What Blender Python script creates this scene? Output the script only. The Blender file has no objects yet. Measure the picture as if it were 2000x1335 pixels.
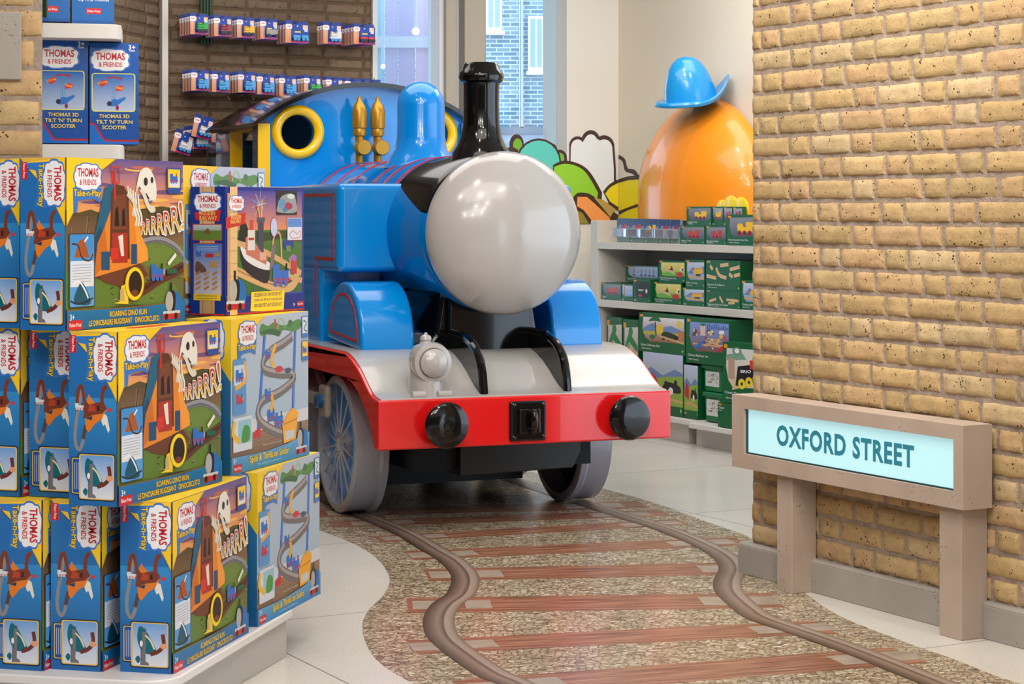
import bpy, bmesh, math, random
from mathutils import Vector, Matrix
from mathutils.geometry import tessellate_polygon
random.seed(7)
SC = bpy.context.scene
COL = SC.collection

# ------------------------------------------------------------------ camera
F = 4000.0; HZ = 412.0; HC = 1.5          # focal length in px of the 2000 px frame, horizon row, eye height
cam = bpy.data.cameras.new('camera'); cam.sensor_width = 36; cam.lens = 36 * F / 2000
cam.shift_y = -(667.5 - HZ) / 2000; cam.clip_end = 200
co = bpy.data.objects.new('camera', cam); COL.objects.link(co)
co.location = (0, 0, HC); co.rotation_euler = (math.pi / 2, 0, 0)
SC.camera = co

# ------------------------------------------------------------------ world, view
SC.view_settings.view_transform = 'Standard'; SC.view_settings.look = 'None'
SC.view_settings.gamma = 1; SC.view_settings.use_curve_mapping = False
SC.view_settings.exposure = 0.04
wd = bpy.data.worlds.new('world'); SC.world = wd; wd.use_nodes = True
wd.node_tree.nodes['Background'].inputs[0].default_value = (0.72, 0.86, 1.0, 1)
wd.node_tree.nodes['Background'].inputs[1].default_value = 3.2

# ------------------------------------------------------------------ store axes (U runs along the brick wall towards the eye, V across to the right)
U = Vector((.4777, -.8785, 0)); V = Vector((.8785, .4777, 0)); Zv = Vector((0, 0, 1))
def SV(a, b, z=0): return U * a + V * b + Zv * z
ROTV = math.atan2(V.y, V.x)               # local +x along V, local -y along U (towards the eye)
def sv_on(px, b=None, a=None):            # the other store coordinate of the plan point seen in column px
    k = (px - 1000) / F
    if b is not None: return (k * V.y - V.x) * b / (U.x - k * U.y)
    return (k * U.y - U.x) * a / (V.x - k * V.y)
def zrow(py, P): return HC - (py - HZ) * P.y / F
def ground(px, py, z=0): 
    Y = (HC - z) * F / (py - HZ); return Vector(((px - 1000) * Y / F, Y, z))

# ------------------------------------------------------------------ spots of the shop ceiling, and added soft fill
CEIL = 3.7
def spot(x, y, e, col=(1, .93, .84), size=.13, aim=None, cone=None):
    l = bpy.data.lights.new('ceiling_spot', 'SPOT' if cone else 'AREA')
    l.energy = e; l.color = col
    if cone: l.spot_size = math.radians(cone); l.spot_blend = .5; l.shadow_soft_size = size / 2
    else: l.shape = 'DISK'; l.size = size
    o = bpy.data.objects.new('ceiling_spot', l); COL.objects.link(o); o.location = (x, y, CEIL - .06)
    if aim: o.rotation_euler = (Vector(aim) - o.location).to_track_quat('-Z', 'Y').to_euler()
    return o
def panel(x, y, sx, sy, e, col=(1, .96, .92)):  # added unseen soft fill light, no ceiling fitting
    l = bpy.data.lights.new('ceiling_panel', 'AREA'); l.shape = 'RECTANGLE'; l.size = sx; l.size_y = sy; l.energy = e; l.color = col
    o = bpy.data.objects.new('ceiling_panel', l); COL.objects.link(o); o.location = (x, y, CEIL - .03); return o  # unseen wide fill light added for diffuse brightness
for x, y, sx, sy, e in ((-.6, 3.2, 3.5, 2.6, 120), (.4, 7.2, 3.5, 2.0, 70), (-.6, 11.2, 3, 2, 55), (1.6, 12.6, 1.6, 2, 40)):
    panel(x, y, sx, sy, e)
SPOTS = [(-1.9, 3.4, 55, (-1.1, 6.3, .6)), (-.6, 2.6, 60, (-.7, 7, .7)), (.9, 3.0, 60, (.2, 9.5, 1.1)), (-.2, 5.2, 60, (-.1, 9.8, 1.2)),
         (.9, 5.6, 50, (.3, 10, .9)), (.2, 6.6, 62, (1.6, 8.0, 1.3)), (.9, 4.4, 62, (1.9, 7.0, 1.4)), (1.1, 5.6, 40, (1.5, 7.1, 0)), (1.2, 7.6, 35, (1.0, 9.2, 0)),
         (-1.6, 7.6, 45, (-.8, 11, 1.6)), (-.4, 8.4, 35, (-.6, 11.2, 1.9)), (.0, 7.0, 40, (-.4, 10.3, 1.6)),
         (.3, 10.6, 45, (.9, 14.6, 1.6)), (1.6, 10.8, 50, (1.25, 14, 1.6)), (-1.2, 9.6, 60, (-1.6, 13.4, 2.3)), (.6, 12.0, 30, (1.2, 13.6, .8)),
         (-2.6, 9.9, 30, (-1.9, 13.2, 2.3))]
for x, y, e, aim in SPOTS: spot(x, y, e, aim=aim, cone=78, size=.11)

# ------------------------------------------------------------------ colour and materials
def lin(c):
    r = []
    for v in c[:3]:
        v /= 255.0
        r.append(v / 12.92 if v <= .04045 else ((v + .055) / 1.055) ** 2.4)
    return (r[0], r[1], r[2], 1)
MATS = {}
def mat(name, rgb, rough=.5, metal=0, coat=0, spec=.5, bump=None, vary=None, emit=None):
    """rgb in sRGB; bump=(scale,strength); vary=(scale, other rgb, amount)"""
    if name in MATS: return MATS[name]
    m = bpy.data.materials.new(name); m.use_nodes = True; nt = m.node_tree; b = nt.nodes['Principled BSDF']
    b.inputs['Base Color'].default_value = lin(rgb); b.inputs['Roughness'].default_value = rough
    b.inputs['Metallic'].default_value = metal; b.inputs['Coat Weight'].default_value = coat; b.inputs['Coat Roughness'].default_value = .03
    b.inputs['Specular IOR Level'].default_value = spec
    if emit: b.inputs['Emission Color'].default_value = lin(rgb); b.inputs['Emission Strength'].default_value = emit
    tc = None
    if bump or vary: tc = nt.nodes.new('ShaderNodeTexCoord')
    if vary:
        n = nt.nodes.new('ShaderNodeTexNoise'); n.inputs['Scale'].default_value = vary[0]; n.inputs['Detail'].default_value = 6
        nt.links.new(tc.outputs['Object'], n.inputs['Vector'])
        r = nt.nodes.new('ShaderNodeValToRGB'); r.color_ramp.elements[0].position = .5 - vary[2] / 2; r.color_ramp.elements[1].position = .5 + vary[2] / 2
        r.color_ramp.elements[0].color = lin(vary[1]); r.color_ramp.elements[1].color = lin(rgb)
        nt.links.new(n.outputs['Fac'], r.inputs['Fac']); nt.links.new(r.outputs['Color'], b.inputs['Base Color'])
    if bump:
        n = nt.nodes.new('ShaderNodeTexNoise'); n.inputs['Scale'].default_value = bump[0]; n.inputs['Detail'].default_value = 4
        nt.links.new(tc.outputs['Object'], n.inputs['Vector'])
        bp = nt.nodes.new('ShaderNodeBump'); bp.inputs['Strength'].default_value = bump[1]; bp.inputs['Distance'].default_value = .01
        nt.links.new(n.outputs['Fac'], bp.inputs['Height']); nt.links.new(bp.outputs['Normal'], b.inputs['Normal'])
    MATS[name] = m; return m
def print_mat(name='printed_card', rough=.32):
    if name in MATS: return MATS[name]
    m = bpy.data.materials.new(name); m.use_nodes = True; nt = m.node_tree; b = nt.nodes['Principled BSDF']
    a = nt.nodes.new('ShaderNodeAttribute'); a.attribute_name = 'Col'
    nt.links.new(a.outputs['Color'], b.inputs['Base Color']); b.inputs['Roughness'].default_value = rough
    b.inputs['Specular IOR Level'].default_value = .4
    MATS[name] = m; return m
BLUE = mat('gloss_blue_paint', (0, 136, 218), .16, coat=.5, spec=.4)
BLACK = mat('gloss_black_paint', (9, 8, 9), .1, coat=.25, spec=.4)
RED = mat('gloss_red_paint', (214, 22, 24), .16, coat=.7)
GREY = mat('gloss_light_grey_paint', (172, 167, 163), .2, coat=.5)
WHITEP = mat('gloss_off_white_paint', (180, 176, 171), .25, coat=.4)
YEL = mat('gloss_yellow_paint', (245, 190, 0), .2, coat=.6)
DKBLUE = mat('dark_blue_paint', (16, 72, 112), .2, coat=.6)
REDLINE = mat('red_lining_paint', (196, 34, 44), .25, coat=.5)
GOLD = mat('gold_paint', (176, 128, 34), .33, metal=.55)
STEELG = mat('wheel_grey_paint', (150, 150, 158), .2, coat=.6)
RODG = mat('rod_grey_paint', (140, 132, 120), .35, coat=.3)
SHELFW = mat('white_laminate', (214, 210, 204), .45)
WALLW = mat('white_wall_paint', (228, 224, 216), .8, bump=(60, .03))
CREAM = mat('cream_wall_paint', (226, 216, 198), .85, bump=(40, .03))
CEILM = mat('ceiling_paint', (225, 222, 216), .9)
CARDB = mat('grey_cardboard', (150, 130, 105), .8)
PRINT = print_mat()
FLAT = print_mat('floor_vinyl_print', .3)
def concrete(name, rgb, rgb2):
    m = mat(name, rgb, .75, vary=(5, rgb2, .5)); nt = m.node_tree; b = nt.nodes['Principled BSDF']
    tc = nt.nodes.new('ShaderNodeTexCoord'); v = nt.nodes.new('ShaderNodeTexVoronoi'); v.inputs['Scale'].default_value = 70
    n = nt.nodes.new('ShaderNodeTexNoise'); n.inputs['Scale'].default_value = 7
    nt.links.new(tc.outputs['Object'], v.inputs['Vector']); nt.links.new(tc.outputs['Object'], n.inputs['Vector'])
    r = nt.nodes.new('ShaderNodeMapRange'); r.inputs[1].default_value = .10; r.inputs[2].default_value = .22
    nt.links.new(v.outputs['Distance'], r.inputs[0])
    g = nt.nodes.new('ShaderNodeMapRange'); g.inputs[1].default_value = .56; g.inputs[2].default_value = .66; g.inputs[3].default_value = 1; g.inputs[4].default_value = 0
    nt.links.new(n.outputs['Fac'], g.inputs[0])
    mx = nt.nodes.new('ShaderNodeMath'); mx.operation = 'MAXIMUM'; nt.links.new(r.outputs[0], mx.inputs[0]); nt.links.new(g.outputs[0], mx.inputs[1])
    old = b.inputs['Base Color'].links[0].from_socket
    mix = nt.nodes.new('ShaderNodeMix'); mix.data_type = 'RGBA'; mix.inputs[6].default_value = lin((95, 84, 76))
    nt.links.new(mx.outputs[0], mix.inputs[0]); nt.links.new(old, mix.inputs[7]); nt.links.new(mix.outputs[2], b.inputs['Base Color'])
    bp = nt.nodes.new('ShaderNodeBump'); bp.inputs['Strength'].default_value = .5; bp.inputs['Distance'].default_value = .004
    nt.links.new(mx.outputs[0], bp.inputs['Height']); nt.links.new(bp.outputs['Normal'], b.inputs['Normal']); return m
STONE = concrete('cast_stone', (192, 173, 158), (172, 154, 140))
PLINTH = concrete('plinth_stone', (168, 160, 152), (152, 144, 138))

# ------------------------------------------------------------------ mesh helpers
def finish(me, smooth=True, ang=35):
    bm = bmesh.new(); bm.from_mesh(me)
    bmesh.ops.recalc_face_normals(bm, faces=bm.faces)
    if smooth:
        for f in bm.faces: f.smooth = True
        for e in bm.edges:
            if len(e.link_faces) == 2: e.smooth = e.calc_face_angle(0) < math.radians(ang)
    bm.to_mesh(me); bm.free()
def link(name, me, mats, parent=None, smooth=True, recalc=True, ang=35):
    if recalc: finish(me, smooth, ang)
    for m in (mats if isinstance(mats, (list, tuple)) else [mats]): me.materials.append(m)
    o = bpy.data.objects.new(name, me); COL.objects.link(o)
    if parent: o.parent = parent
    return o
def bevel(o, w, seg=3, ang=30):
    m = o.modifiers.new('bevel', 'BEVEL'); m.width = w; m.segments = seg; m.limit_method = 'ANGLE'; m.angle_limit = math.radians(ang)
    for p in o.data.polygons: p.use_smooth = True
    m.harden_normals = True
    return o
def empty(name, loc=(0, 0, 0), rz=0, parent=None):
    o = bpy.data.objects.new(name, None); COL.objects.link(o); o.location = loc; o.rotation_euler = (0, 0, rz)
    o.empty_display_size = .1
    if parent: o.parent = parent
    return o
def tag(o, label=None, cat=None, group=None, kind=None):
    if label: o['label'] = label
    if cat: o['category'] = cat
    if group: o['group'] = group
    if kind: o['kind'] = kind
    return o
class MB:
    """collects shapes into one mesh"""
    def __init__(s): s.v = []; s.f = []; s.m = []
    def add(s, vs, fs, mi=0):
        n = len(s.v); s.v += [tuple(p) for p in vs]; s.f += [tuple(i + n for i in f) for f in fs]
        s.m += (mi if isinstance(mi, list) else [mi] * len(fs)); return s
    def box(s, x0, y0, z0, x1, y1, z1, mi=0):
        v = [(x0, y0, z0), (x1, y0, z0), (x1, y1, z0), (x0, y1, z0), (x0, y0, z1), (x1, y0, z1), (x1, y1, z1), (x0, y1, z1)]
        return s.add(v, [(3, 2, 1, 0), (4, 5, 6, 7), (0, 1, 5, 4), (1, 2, 6, 5), (2, 3, 7, 6), (3, 0, 4, 7)], mi)
    def prism(s, pts, t0, t1, axis='x', mi=0, holes=()):
        """outline pts in the plane normal to axis, extruded t0..t1. axis x: pts=(y,z); y: (x,z); z: (x,y)"""
        def mk(p, t): return {'x': (t, p[0], p[1]), 'y': (p[0], t, p[1]), 'z': (p[0], p[1], t)}[axis]
        loops = [list(pts)] + [list(h) for h in holes]; flat = [p for l in loops for p in l]; n = len(flat)
        if holes or True:
            tri = tessellate_polygon([[Vector((p[0], p[1], 0)) for p in l] for l in loops])
        vs = [mk(p, t0) for p in flat] + [mk(p, t1) for p in flat]
        fs = [tuple(t) for t in tri] + [tuple(i + n for i in reversed(t)) for t in tri]
        if not holes and len(pts) <= 64 and convex(pts): fs = [tuple(range(n)), tuple(range(2 * n - 1, n - 1, -1))]
        k = 0
        for l in loops:
            m = len(l)
            for i in range(m): fs.append((k + i, k + (i + 1) % m, k + (i + 1) % m + n, k + i + n))
            k += m
        return s.add(vs, fs, mi)
    def lathe(s, prof, seg=40, axis='z', c=(0, 0, 0), mi=0, caps=True):
        """prof: (r, t) pairs along axis"""
        def mk(r, t, a):
            x, y = r * math.cos(a), r * math.sin(a)
            p = {'z': (x, y, t), 'y': (x, t, y), 'x': (t, x, y)}[axis]; return (p[0] + c[0], p[1] + c[1], p[2] + c[2])
        vs = []; fs = []; n = len(prof)
        for j in range(seg):
            a = 2 * math.pi * j / seg
            for r, t in prof: vs.append(mk(max(r, 1e-5), t, a))
        for j in range(seg):
            k = (j + 1) % seg
            for i in range(n - 1): fs.append((j * n + i, k * n + i, k * n + i + 1, j * n + i + 1))
        if caps:
            if prof[0][0] > 1e-4: fs.append(tuple(j * n for j in range(seg)))
            if prof[-1][0] > 1e-4: fs.append(tuple(j * n + n - 1 for j in reversed(range(seg))))
        return s.add(vs, fs, mi)
    def tube(s, path, r, seg=10, mi=0, closed=False):
        path = [Vector(p) for p in path]; n = len(path); vs = []; fs = []
        rr = r if isinstance(r, (list, tuple)) else [r] * n
        up = None
        for i, p in enumerate(path):
            if closed: t = path[(i + 1) % n] - path[i - 1]
            else: t = path[min(i + 1, n - 1)] - path[max(i - 1, 0)]
            t.normalize()
            if up is None: up = Vector((0, 0, 1)) if abs(t.z) < .9 else Vector((1, 0, 0))
            a = t.cross(up); a.normalize(); b = a.cross(t); b.normalize(); up = b
            for k in range(seg):
                an = 2 * math.pi * k / seg; vs.append(p + (a * math.cos(an) + b * math.sin(an)) * rr[i])
        m = n if closed else n - 1
        for i in range(m):
            j = (i + 1) % n
            for k in range(seg): fs.append((i * seg + k, i * seg + (k + 1) % seg, j * seg + (k + 1) % seg, j * seg + k))
        if not closed: fs.append(tuple(reversed(range(seg)))); fs.append(tuple((n - 1) * seg + k for k in range(seg)))
        return s.add(vs, fs, mi)
    def mesh(s, name):
        me = bpy.data.meshes.new(name); me.from_pydata(s.v, [], s.f); me.update(); me.polygons.foreach_set('material_index', s.m); return me
    def build(s, name, mats, parent=None, smooth=True, ang=35, bev=0, seg=3):
        o = link(name, s.mesh(name), mats, parent, smooth, True, ang)
        if bev: bevel(o, bev, seg)
        return o
def convex(p):
    sg = 0; n = len(p)
    for i in range(n):
        a, b, c = p[i], p[(i + 1) % n], p[(i + 2) % n]
        cr = (b[0] - a[0]) * (c[1] - b[1]) - (b[1] - a[1]) * (c[0] - b[0])
        if abs(cr) < 1e-12: continue
        if sg == 0: sg = 1 if cr > 0 else -1
        elif sg * cr < 0: return False
    return True
def circle(cx, cy, rx, ry=None, n=32, a0=0, a1=360):
    ry = ry or rx; full = abs(a1 - a0) >= 360
    return [(cx + rx * math.cos(math.radians(a0 + (a1 - a0) * i / (n if full else n - 1))), cy + ry * math.sin(math.radians(a0 + (a1 - a0) * i / (n if full else n - 1)))) for i in range(n)]
def smoothpath(pts, k=6, closed=False):
    out = []; n = len(pts)
    P = lambda i: Vector(pts[i % n]) if closed else Vector(pts[max(0, min(n - 1, i))])
    for i in range(n if closed else n - 1):
        a, b, c, d = P(i - 1), P(i), P(i + 1), P(i + 2)
        for j in range(k):
            t = j / k; out.append(.5 * ((2 * b) + (c - a) * t + (2 * a - 5 * b + 4 * c - d) * t * t + (3 * b - a - 3 * c + d) * t ** 3))
    if not closed: out.append(P(n - 1))
    return out
def copy_tree(o, parent=None, loc=None, rz=None):
    c = o.copy(); COL.objects.link(c); c.parent = parent
    if loc is not None: c.location = loc
    if rz is not None: c.rotation_euler = (0, 0, rz)
    for ch in list(o.children): copy_tree(ch, c)
    return c

# ------------------------------------------------------------------ printed artwork (flat coloured shapes and lettering, as on the real packaging)
_TX = {}
def text_geo(s, off=0.0, sp=1.0):
    k = (s, off, sp)
    if k in _TX: return _TX[k]
    cu = bpy.data.curves.new('t', 'FONT'); cu.body = s; cu.size = 1; cu.offset = off; cu.space_character = sp; cu.resolution_u = 3; cu.fill_mode = 'FRONT'
    ob = bpy.data.objects.new('t', cu); me = bpy.data.meshes.new_from_object(ob)
    vs = [(v.co.x, v.co.y) for v in me.vertices]; fs = [tuple(p.vertices) for p in me.polygons]
    bpy.data.objects.remove(ob); bpy.data.curves.remove(cu); bpy.data.meshes.remove(me)
    _TX[k] = (vs, fs); return _TX[k]
class Art:
    def __init__(s, W, H): s.W = W; s.H = H; s.v = []; s.f = []; s.c = []; s.L = 12
    def _add(s, vs, fs, cols):
        vs = [(min(max(x, 0), s.W), min(max(y, 0), s.H)) for x, y in vs]
        s.L += 1; n = len(s.v); z = s.L * 3e-5
        s.v += [(x, y, z) for x, y in vs]; s.f += [tuple(i + n for i in f) for f in fs]; s.c += cols
    def mpoly(s, pts, c, c2=None):
        ys = [p[1] for p in pts]; y0, y1 = min(ys), max(ys); A = lin(c); B = lin(c2) if c2 else A
        cols = [tuple(A[k] + (B[k] - A[k]) * ((p[1] - y0) / max(1e-9, y1 - y0)) for k in range(4)) for p in pts]
        fs = [tuple(range(len(pts)))] if convex(pts) else [tuple(t) for t in tessellate_polygon([[Vector((p[0], p[1], 0)) for p in pts]])]
        s._add(pts, fs, cols)
    def poly(s, pts, c, c2=None): s.mpoly([(x * s.W, y * s.H) for x, y in pts], c, c2)
    def blob(s, pts, c, c2=None, k=5): s.poly([(p[0], p[1]) for p in smoothpath([(x, y) for x, y in pts], k, True)], c, c2)
    def rect(s, x0, y0, x1, y1, c, c2=None): s.poly([(x0, y0), (x1, y0), (x1, y1), (x0, y1)], c, c2)
    def rrect(s, x0, y0, x1, y1, r, c, c2=None):
        a = r / s.W; b = r / s.H; p = []
        for cx, cy, a0 in ((x1 - a, y1 - b, 0), (x0 + a, y1 - b, 90), (x0 + a, y0 + b, 180), (x1 - a, y0 + b, 270)): p += circle(cx, cy, a, b, 5, a0, a0 + 90)
        s.poly(p, c, c2)
    def ell(s, cx, cy, rx, ry, c, c2=None, n=24): s.poly(circle(cx, cy, rx, ry, n), c, c2)
    def line(s, pts, w, c, smooth=False):
        P = [Vector((x * s.W, y * s.H)) for x, y in pts]
        if smooth: P = smoothpath(P, 5)
        l = []; r = []
        for i, p in enumerate(P):
            t = P[min(i + 1, len(P) - 1)] - P[max(i - 1, 0)]; t.normalize(); nrm = Vector((-t.y, t.x)) * w / 2
            l.append(p + nrm); r.append(p - nrm)
        n = len(P); A = lin(c)
        s._add([tuple(q) for q in l + r], [(i, i + 1, n + i + 1, n + i) for i in range(n - 1)], [A] * (2 * n))
    def cloud(s, cx, cy, rx, ry, c, edge=None, rot=0, n=9):
        """scalloped badge; rx, ry in metres / box size units of the face"""
        cx *= s.W; cy *= s.H
        def mk(g):
            p = []
            for i in range(n * 8):
                a = 2 * math.pi * i / (n * 8); sc = 1 + .1 * abs(math.sin(n * a / 2)) + g
                x = math.copysign(abs(math.cos(a)) ** .7, math.cos(a)) * rx * sc; y = math.copysign(abs(math.sin(a)) ** .7, math.sin(a)) * ry * sc
                ca, sa = math.cos(rot), math.sin(rot); p.append((cx + x * ca - y * sa, cy + x * sa + y * ca))
            return p
        if edge: s.mpoly(mk(.1), edge)
        s.mpoly(mk(0), c)
    def text(s, t, cx, cy, w, h, c, c2=None, rot=0, edge=None, off=.015, shear=0, sp=1.0):
        """cx,cy in face units; w,h in metres"""
        for o_, cc, cc2 in (((off + .04, edge, None),) if edge else ()) + ((off, c, c2),):
            vs, fs = text_geo(t, o_, sp)
            if not vs: return
            bv, _ = text_geo(t, off, sp)
            x0 = min(p[0] for p in bv); x1 = max(p[0] for p in bv); y0 = min(p[1] for p in bv); y1 = max(p[1] for p in bv)
            ca, sa = math.cos(rot), math.sin(rot); pv = []; cols = []; A = lin(cc); B = lin(cc2) if cc2 else A
            for x, y in vs:
                X = ((x - x0) / (x1 - x0) - .5) * w; Y = ((y - y0) / (y1 - y0) - .5) * h; X += shear * Y
                tt = max(0, min(1, (y - y0) / (y1 - y0))); cols.append(tuple(A[k] + (B[k] - A[k]) * tt for k in range(4)))
                pv.append((cx * s.W + X * ca - Y * sa, cy * s.H + X * sa + Y * ca))
            s._add(pv, fs, cols)
    def mesh(s, name):
        me = bpy.data.meshes.new(name); me.from_pydata(s.v, [], s.f); me.update()
        at = me.color_attributes.new('Col', 'FLOAT_COLOR', 'POINT')
        at.data.foreach_set('color', [k for c in s.c for k in c])
        bm = bmesh.new(); bm.from_mesh(me)
        for f in bm.faces:
            if f.normal.z < 0: f.normal_flip()
        bm.to_mesh(me); bm.free(); return me
def place_art(art, name, parent, origin, ux, uy, material=None):
    me = art.mesh(name); me.materials.append(material or PRINT)
    ux = Vector(ux); uy = Vector(uy); uz = ux.cross(uy)
    M = Matrix((ux, uy, uz)).transposed().to_4x4(); M.translation = Vector(origin)
    me.transform(M)
    o = bpy.data.objects.new(name, me); COL.objects.link(o); o.parent = parent; return o
WHT = (240, 238, 240); LRED = (196, 30, 44); NAVY = (22, 52, 120)
def logo(a, cx, cy, w, rot=0):
    """scalloped badge with its two words; w = badge width in metres"""
    a.cloud(cx, cy, w / 2 * .92, w * .27, WHT, (70, 120, 200), rot)
    d = w * .1; dx = -math.sin(rot) * d / a.W; dy = math.cos(rot) * d / a.H
    a.text('THOMAS', cx + dx, cy + dy, w * .78, w * .2, LRED, rot=rot, off=.03)
    a.text('& FRIENDS', cx - dx * 1.2, cy - dy * 1.2, w * .62, w * .13, LRED, rot=rot, off=.02)
def ribbon(a, cx, cy, w, rot=0):
    ca, sa = math.cos(rot), math.sin(rot)
    def T(x, y): return (cx + (x * ca - y * sa) * w / a.W, cy + (x * sa + y * ca) * w / a.H)
    a.poly([T(x, y) for x, y in ((-.52, .16), (-.2, .24), (.2, .24), (.52, .16), (.47, -.16), (.2, -.08), (-.2, -.1), (-.33, -.14), (-.36, -.34), (-.5, -.4))], (52, 120, 200))
    a.text('Take-n-Play', cx, cy + .03 * w / a.H * ca, w * .98, w * .2, (252, 206, 30), rot=rot, edge=(40, 30, 60), off=.02)
def fp(a, cx, cy, w, rot=0):
    h = w * .42; ca, sa = abs(math.cos(rot)), abs(math.sin(rot))
    hw = (w * ca + h * sa) / 2 / a.W; hh = (h * ca + w * sa) / 2 / a.H
    a.rect(cx - hw, cy - hh, cx + hw, cy + hh, (206, 30, 40)); a.text('Fisher-Price', cx, cy, w * .86, h * .42, WHT, rot=rot, off=.01)
def mini_engine(a, cx, cy, s, body=(40, 110, 200), under=(190, 40, 50)):
    """small generic toy engine without any face"""
    w = s / a.W; h = s / a.H
    a.rect(cx - .5 * w, cy - .12 * h, cx + .5 * w, cy - .02 * h, under)
    a.rect(cx - .5 * w, cy - .02 * h, cx - .12 * w, cy + .42 * h, body); a.rect(cx - .14 * w, cy - .02 * h, cx + .4 * w, cy + .24 * h, body)
    a.rect(cx + .22 * w, cy + .22 * h, cx + .32 * w, cy + .45 * h, (20, 20, 26)); a.ell(cx + .44 * w, cy + .1 * h, .06 * w, .14 * h, (170, 170, 175))
    for k in (-.34, -.05, .24): a.ell(cx + k * w, cy - .15 * h, .12 * w, .12 * h, body); a.ell(cx + k * w, cy - .15 * h, .05 * w, .05 * h, under)
def mini_front(a, cx, cy, s):
    """generic blue engine seen from the front quarter, plain grey front plate"""
    w = s / a.W; h = s / a.H
    a.blob([(cx, cy), (cx + .5 * w, cy), (cx + .55 * w, cy + .55 * h), (cx + .1 * w, cy + .7 * h)], (30, 110, 190))
    a.blob([(cx - .1 * w, cy + .15 * h), (cx + .2 * w, cy + .1 * h), (cx + .25 * w, cy + .65 * h), (cx - .05 * w, cy + .7 * h)], (22, 22, 30))
    a.rect(cx - .02 * w, cy + .7 * h, cx + .08 * w, cy + .98 * h, (18, 18, 22))
    a.ell(cx - .06 * w, cy + .42 * h, .2 * w, .3 * h, (176, 174, 176))
    a.rect(cx - .4 * w, cy - .1 * h, cx + .5 * w, cy + .08 * h, (190, 36, 46)); a.rect(cx - .38 * w, cy + .06 * h, cx + .5 * w, cy + .14 * h, (200, 206, 214))
    for k in (-.22, .28): a.ell(cx + k * w, cy - .02 * h, .09 * w, .1 * h, (20, 20, 22))

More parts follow.
